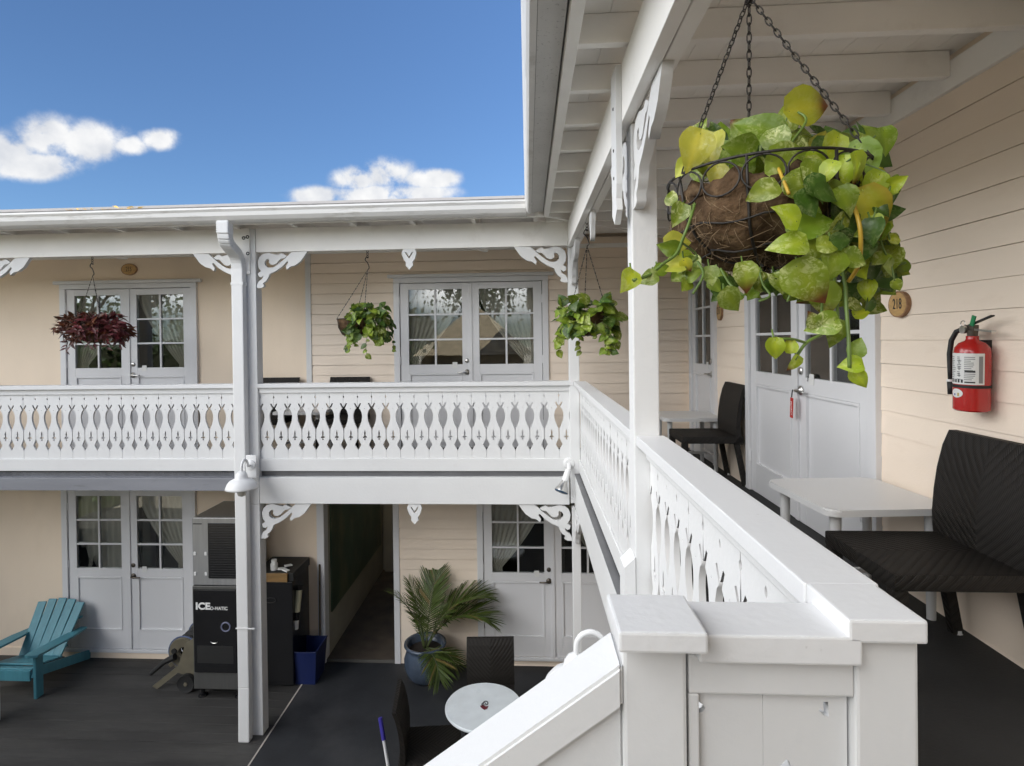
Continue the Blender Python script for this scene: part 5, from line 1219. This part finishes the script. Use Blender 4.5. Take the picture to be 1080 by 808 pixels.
# ------------------------------------------------------------------ across the yard (seen in the window panes)
t = thing('pale_house', 'small pale yellow house with sunlit hipped tile roof mirrored in the middle upper doors', 'house', (-1.8, -6, GZ))
q = MB(); q.box(-3.45, -.15, -8, -4.3, GZ, -.42); q.build('wall', M['palewall'], t)
q = MB(); q.face([(-3.75, -4.0, -.45), (.15, -4.0, -.45), (-1.8, -5.6, 1.25)]); q.face([(.15, -4.0, -.45), (.15, -8.3, -.45), (-1.8, -6.7, 1.25), (-1.8, -5.6, 1.25)]); q.face([(-3.75, -8.3, -.45), (-3.75, -4.0, -.45), (-1.8, -5.6, 1.25), (-1.8, -6.7, 1.25)]); q.face([(.15, -8.3, -.45), (-3.75, -8.3, -.45), (-1.8, -6.7, 1.25)]); q.face([(.15, -4, -.45), (-3.75, -4, -.45), (-3.75, -8.3, -.45), (.15, -8.3, -.45)])
q.build('roof', M['paletile'], t)
for x in (-2.95, -1.25):
    q = MB(); q.box(x, x+.8, -4.298, -4.25, -1.9, -.85); f = q.build('window', M['white'], t); q = MB(); q.box(x+.07, x+.73, -4.249, -4.24, -1.83, -.92); q.build('pane', M['interior'], f)
def tree(label, x, y, h, cr, seed, cat='tree', n=2600):
    random.seed(seed)
    t = thing('leafy_tree', label, cat, (x, y, GZ), 'trees across the yard')
    q = MB(); top = Vector((x, y, GZ+h*.62)); q.tube([Vector((x, y, GZ)), Vector((x+.15, y, GZ+h*.3)), top], .16, 8, taper=.5)
    tips = []
    for k in range(9):
        th = k*2*PI/9+random.uniform(-.3, .3); el = random.uniform(.2, 1.2); l = cr*random.uniform(.6, 1.0)
        e = top+Vector((math.cos(th)*math.cos(el)*l, math.sin(th)*math.cos(el)*l, math.sin(el)*l)); s_ = Vector((x+.1, y, GZ+h*random.uniform(.35, .6)))
        q.tube([s_, (s_+e)/2+Vector((0, 0, .15)), e], .07, 6, taper=.3); tips.append(e); tips.append((s_+e*2)/3)
    q.build('trunk', M['trunk'], t, smooth=True)
    lv = Leaves([(0, 0), (.3, .3), (.7, .25), (1, 0)])
    for k in range(n):
        c_ = random.choice(tips); p_ = c_+Vector((random.gauss(0, 1), random.gauss(0, 1), random.gauss(0, .8)))*cr*.25
        lv.leaf(p_, (random.uniform(-1, 1), random.uniform(-1, 1), random.uniform(-1, .4)), (random.uniform(-1, 1), random.uniform(-1, 1), 1), random.uniform(.13, .26), vary((.055, .09, .022, .2), .4))
    lv.build('crown', M['treeleaf'], t)
tree('bushy tree beside the pale house, mirrored in the middle upper doors', -5.4, -6.3, 6.3, 1.7, 31)
tree('leafy tree across the yard mirrored right of the pale house', 3.4, -13.5, 7.6, 2.4, 32)
tree('tall tree standing behind the pale house roof', -2.2, -14, 9.5, 2.6, 33)
tree('broad leafy tree rising above the added hedge', -15, -4, 8.0, 3.2, 35, n=1800)
tree('low bushy tree across the yard mirrored in the upper left door', -13.5, -10, 6.0, 3.0, 34, n=1800)

def hedge(label, x0, x1, y0, y1, top, n, seed):  # out-of-frame hedge, added to keep low light off the lower storey
    random.seed(seed)
    t = thing('added_shade_hedge', label, 'hedge', ((x0+x1)/2, (y0+y1)/2, GZ), 'added light-blocking hedges')
    q = MB(); q.box(x0+.06, x1-.06, y0+.06, y1-.06, GZ-.05, top-.08); q.build('twigs', mat('hedge_twigs', (.035, .04, .018), .95, .5, 9), t)
    lv = Leaves([(0, 0), (.3, .3), (.7, .25), (1, 0)])
    for k in range(n):
        f = k % 4
        if f == 3: p_ = (random.uniform(x0, x1), random.uniform(y0, y1), top-random.uniform(0, .08)); nm = (0, 0, 1)
        elif (x1-x0) < (y1-y0): p_ = (x1-random.uniform(0, .1), random.uniform(y0, y1), random.uniform(GZ, top)); nm = (1, 0, .3)
        else: p_ = (random.uniform(x0, x1), y1-random.uniform(0, .1), random.uniform(GZ, top)); nm = (0, 1, .3)
        lv.leaf(p_, (random.uniform(-1, 1), random.uniform(-1, 1), random.uniform(-1, .6)), Vector(nm)+Vector((random.uniform(-.6, .6), random.uniform(-.6, .6), random.uniform(-.5, .5))), random.uniform(.14, .26), vary((.05, .085, .022, .2), .4))
    lv.build('leaves', M['treeleaf'], t)
hedge('tall green hedge added out of view at left to shade the lower level', -11.4, -10.6, -8, 6.6, .0, 2600, 8)
hedge('tall green hedge added out of view beside the pale house to shade the lower level', -10.5, -4.3, -8.6, -7.9, .0, 1300, 9)

# ------------------------------------------------------------------ light, sky, camera
SUN_EL, SUN_AZ = R(42), R(32)      # azimuth from +X toward +Y
sd = Vector((math.cos(SUN_EL)*math.cos(SUN_AZ), math.cos(SUN_EL)*math.sin(SUN_AZ), math.sin(SUN_EL)))
sl = bpy.data.lights.new('sun', 'SUN'); sl.energy = 4.0; sl.angle = R(.5); sl.color = (1, .95, .87)
so = bpy.data.objects.new('sun', sl); C.objects.link(so); so.rotation_euler = (-sd).to_track_quat('-Z', 'Y').to_euler(); so.location = (20, 12, 25)
wd = bpy.data.worlds.new('World'); SC.world = wd; wd.use_nodes = True; nt = wd.node_tree
bg = nt.nodes['Background']
sky = nn(nt, 'ShaderNodeTexSky', sky_type='NISHITA'); sky.sun_disc = False; sky.sun_elevation = SUN_EL; sky.sun_rotation = R(90)-SUN_AZ
sky.altitude = 0; sky.air_density = 1.0; sky.dust_density = .1; sky.ozone_density = 4.0
tc = nn(nt, 'ShaderNodeTexCoord'); sx = nn(nt, 'ShaderNodeSeparateXYZ'); nt.links.new(tc.outputs['Generated'], sx.inputs[0])
def mth(op, *a):
    n = nn(nt, 'ShaderNodeMath', operation=op)
    for i, v in enumerate(a):
        if isinstance(v, (int, float)): n.inputs[i].default_value = v
        else: nt.links.new(v, n.inputs[i])
    return n.outputs[0]
def srange(v, a, b):
    n = nn(nt, 'ShaderNodeMapRange', interpolation_type='SMOOTHSTEP'); n.inputs[1].default_value = a; n.inputs[2].default_value = b
    nt.links.new(v, n.inputs[0]); return n.outputs[0]
dy = mth('MAXIMUM', sx.outputs[1], .02)
U = mth('DIVIDE', sx.outputs[0], dy); V = mth('DIVIDE', sx.outputs[2], dy)
blobs = [(-.98, .362, .10, .040), (-.88, .385, .065, .042), (-.80, .372, .08, .038), (-.90, .335, .10, .028), (-.665, .374, .042, .020), (-.72, .365, .04, .018),
         (-.375, .262, .055, .020), (-.30, .292, .05, .024), (-.25, .300, .055, .028), (-.17, .288, .06, .018), (-.255, .262, .13, .022)]
fld = None
for (u0, v0, a, b) in blobs:
    e = mth('POWER', 2.71828, mth('MULTIPLY', -1.0, mth('ADD', mth('POWER', mth('ABSOLUTE', mth('DIVIDE', mth('SUBTRACT', U, u0), a)), 2.0), mth('POWER', mth('ABSOLUTE', mth('DIVIDE', mth('SUBTRACT', V, v0), b)), 2.0))))
    fld = e if fld is None else mth('MAXIMUM', fld, e)
front = mth('GREATER_THAN', sx.outputs[1], .05)
nz = nn(nt, 'ShaderNodeTexNoise'); nz.inputs['Scale'].default_value = 17; nz.inputs['Detail'].default_value = 9; nz.inputs['Roughness'].default_value = .62
nt.links.new(tc.outputs['Generated'], nz.inputs['Vector'])
cm = mth('MULTIPLY', srange(mth('MULTIPLY', fld, mth('ADD', -.55, mth('MULTIPLY', nz.outputs['Fac'], 3.1))), .20, .78), front)
# extra-bright broken cloud added out of view, left and behind, to light the walls
n2 = nn(nt, 'ShaderNodeTexNoise'); n2.inputs['Scale'].default_value = 3.2; n2.inputs['Detail'].default_value = 8; n2.inputs['Roughness'].default_value = .55
nt.links.new(tc.outputs['Generated'], n2.inputs['Vector'])
away = srange(mth('ADD', mth('MULTIPLY', sx.outputs[0], -1.0), mth('ADD', mth('MULTIPLY', sx.outputs[1], -.62), mth('MULTIPLY', sx.outputs[2], -.1))), .40, .70)
cb = mth('MULTIPLY', mth('MULTIPLY', srange(n2.outputs['Fac'], .38, .54), away), srange(sx.outputs[2], .02, .10))
cl = mth('MAXIMUM', cm, cb)
# cloud shading: paler tops, greyer bases
n3 = nn(nt, 'ShaderNodeTexNoise'); n3.inputs['Scale'].default_value = 22; n3.inputs['Detail'].default_value = 6
nt.links.new(tc.outputs['Generated'], n3.inputs['Vector'])
cr = nn(nt, 'ShaderNodeValToRGB'); cr.color_ramp.elements[0].position = .3; cr.color_ramp.elements[1].position = .65
CF = 5.8; CBK = 44.0
cr.color_ramp.elements[0].color = (CF*.70, CF*.73, CF*.79, 1); cr.color_ramp.elements[1].color = (CF, CF, CF, 1)
nt.links.new(n3.outputs['Fac'], cr.inputs[0])
mx1 = nn(nt, 'ShaderNodeMix', data_type='RGBA'); nt.links.new(cb, mx1.inputs[0]); tn = nn(nt, 'ShaderNodeMix', data_type='RGBA', blend_type='MULTIPLY'); tn.inputs[0].default_value = 1; nt.links.new(sky.outputs[0], tn.inputs[6]); tn.inputs[7].default_value = (.585, .695, .80, 1); nt.links.new(tn.outputs[2], mx1.inputs[6]); mx1.inputs[7].default_value = (CBK, CBK, CBK, 1)
mx2 = nn(nt, 'ShaderNodeMix', data_type='RGBA'); nt.links.new(cm, mx2.inputs[0]); nt.links.new(mx1.outputs[2], mx2.inputs[6]); nt.links.new(cr.outputs[0], mx2.inputs[7])
nt.links.new(mx2.outputs[2], bg.inputs[0]); bg.inputs[1].default_value = .065

cd = bpy.data.cameras.new('camera'); co = bpy.data.objects.new('camera', cd); C.objects.link(co); SC.camera = co
cd.sensor_width = 36; cd.lens = 20; cd.shift_x = .0166; cd.shift_y = -.0366; cd.clip_end = 2000; cd.clip_start = .02
yaw, pit, rol = .0573, .0078, .0128
f_ = Vector((-math.sin(yaw)*math.cos(pit), math.cos(yaw)*math.cos(pit), -math.sin(pit))); r_ = Vector((math.cos(yaw), math.sin(yaw), 0)); u_ = r_.cross(f_)
r2 = r_*math.cos(rol)-u_*math.sin(rol); u2 = u_*math.cos(rol)+r_*math.sin(rol)
co.matrix_world = Matrix(((r2.x, u2.x, -f_.x, 0), (r2.y, u2.y, -f_.y, 0), (r2.z, u2.z, -f_.z, 0), (0, 0, 0, 1)))
SC.render.engine = 'CYCLES'
cy = SC.cycles; cy.use_denoising = True; cy.max_bounces = 8; cy.diffuse_bounces = 5; cy.glossy_bounces = 4; cy.transparent_max_bounces = 12; cy.caustics_reflective = False; cy.caustics_refractive = False
SC.view_settings.view_transform = 'Standard'; SC.view_settings.look = 'None'; SC.view_settings.exposure = 1.4; SC.view_settings.gamma = 1
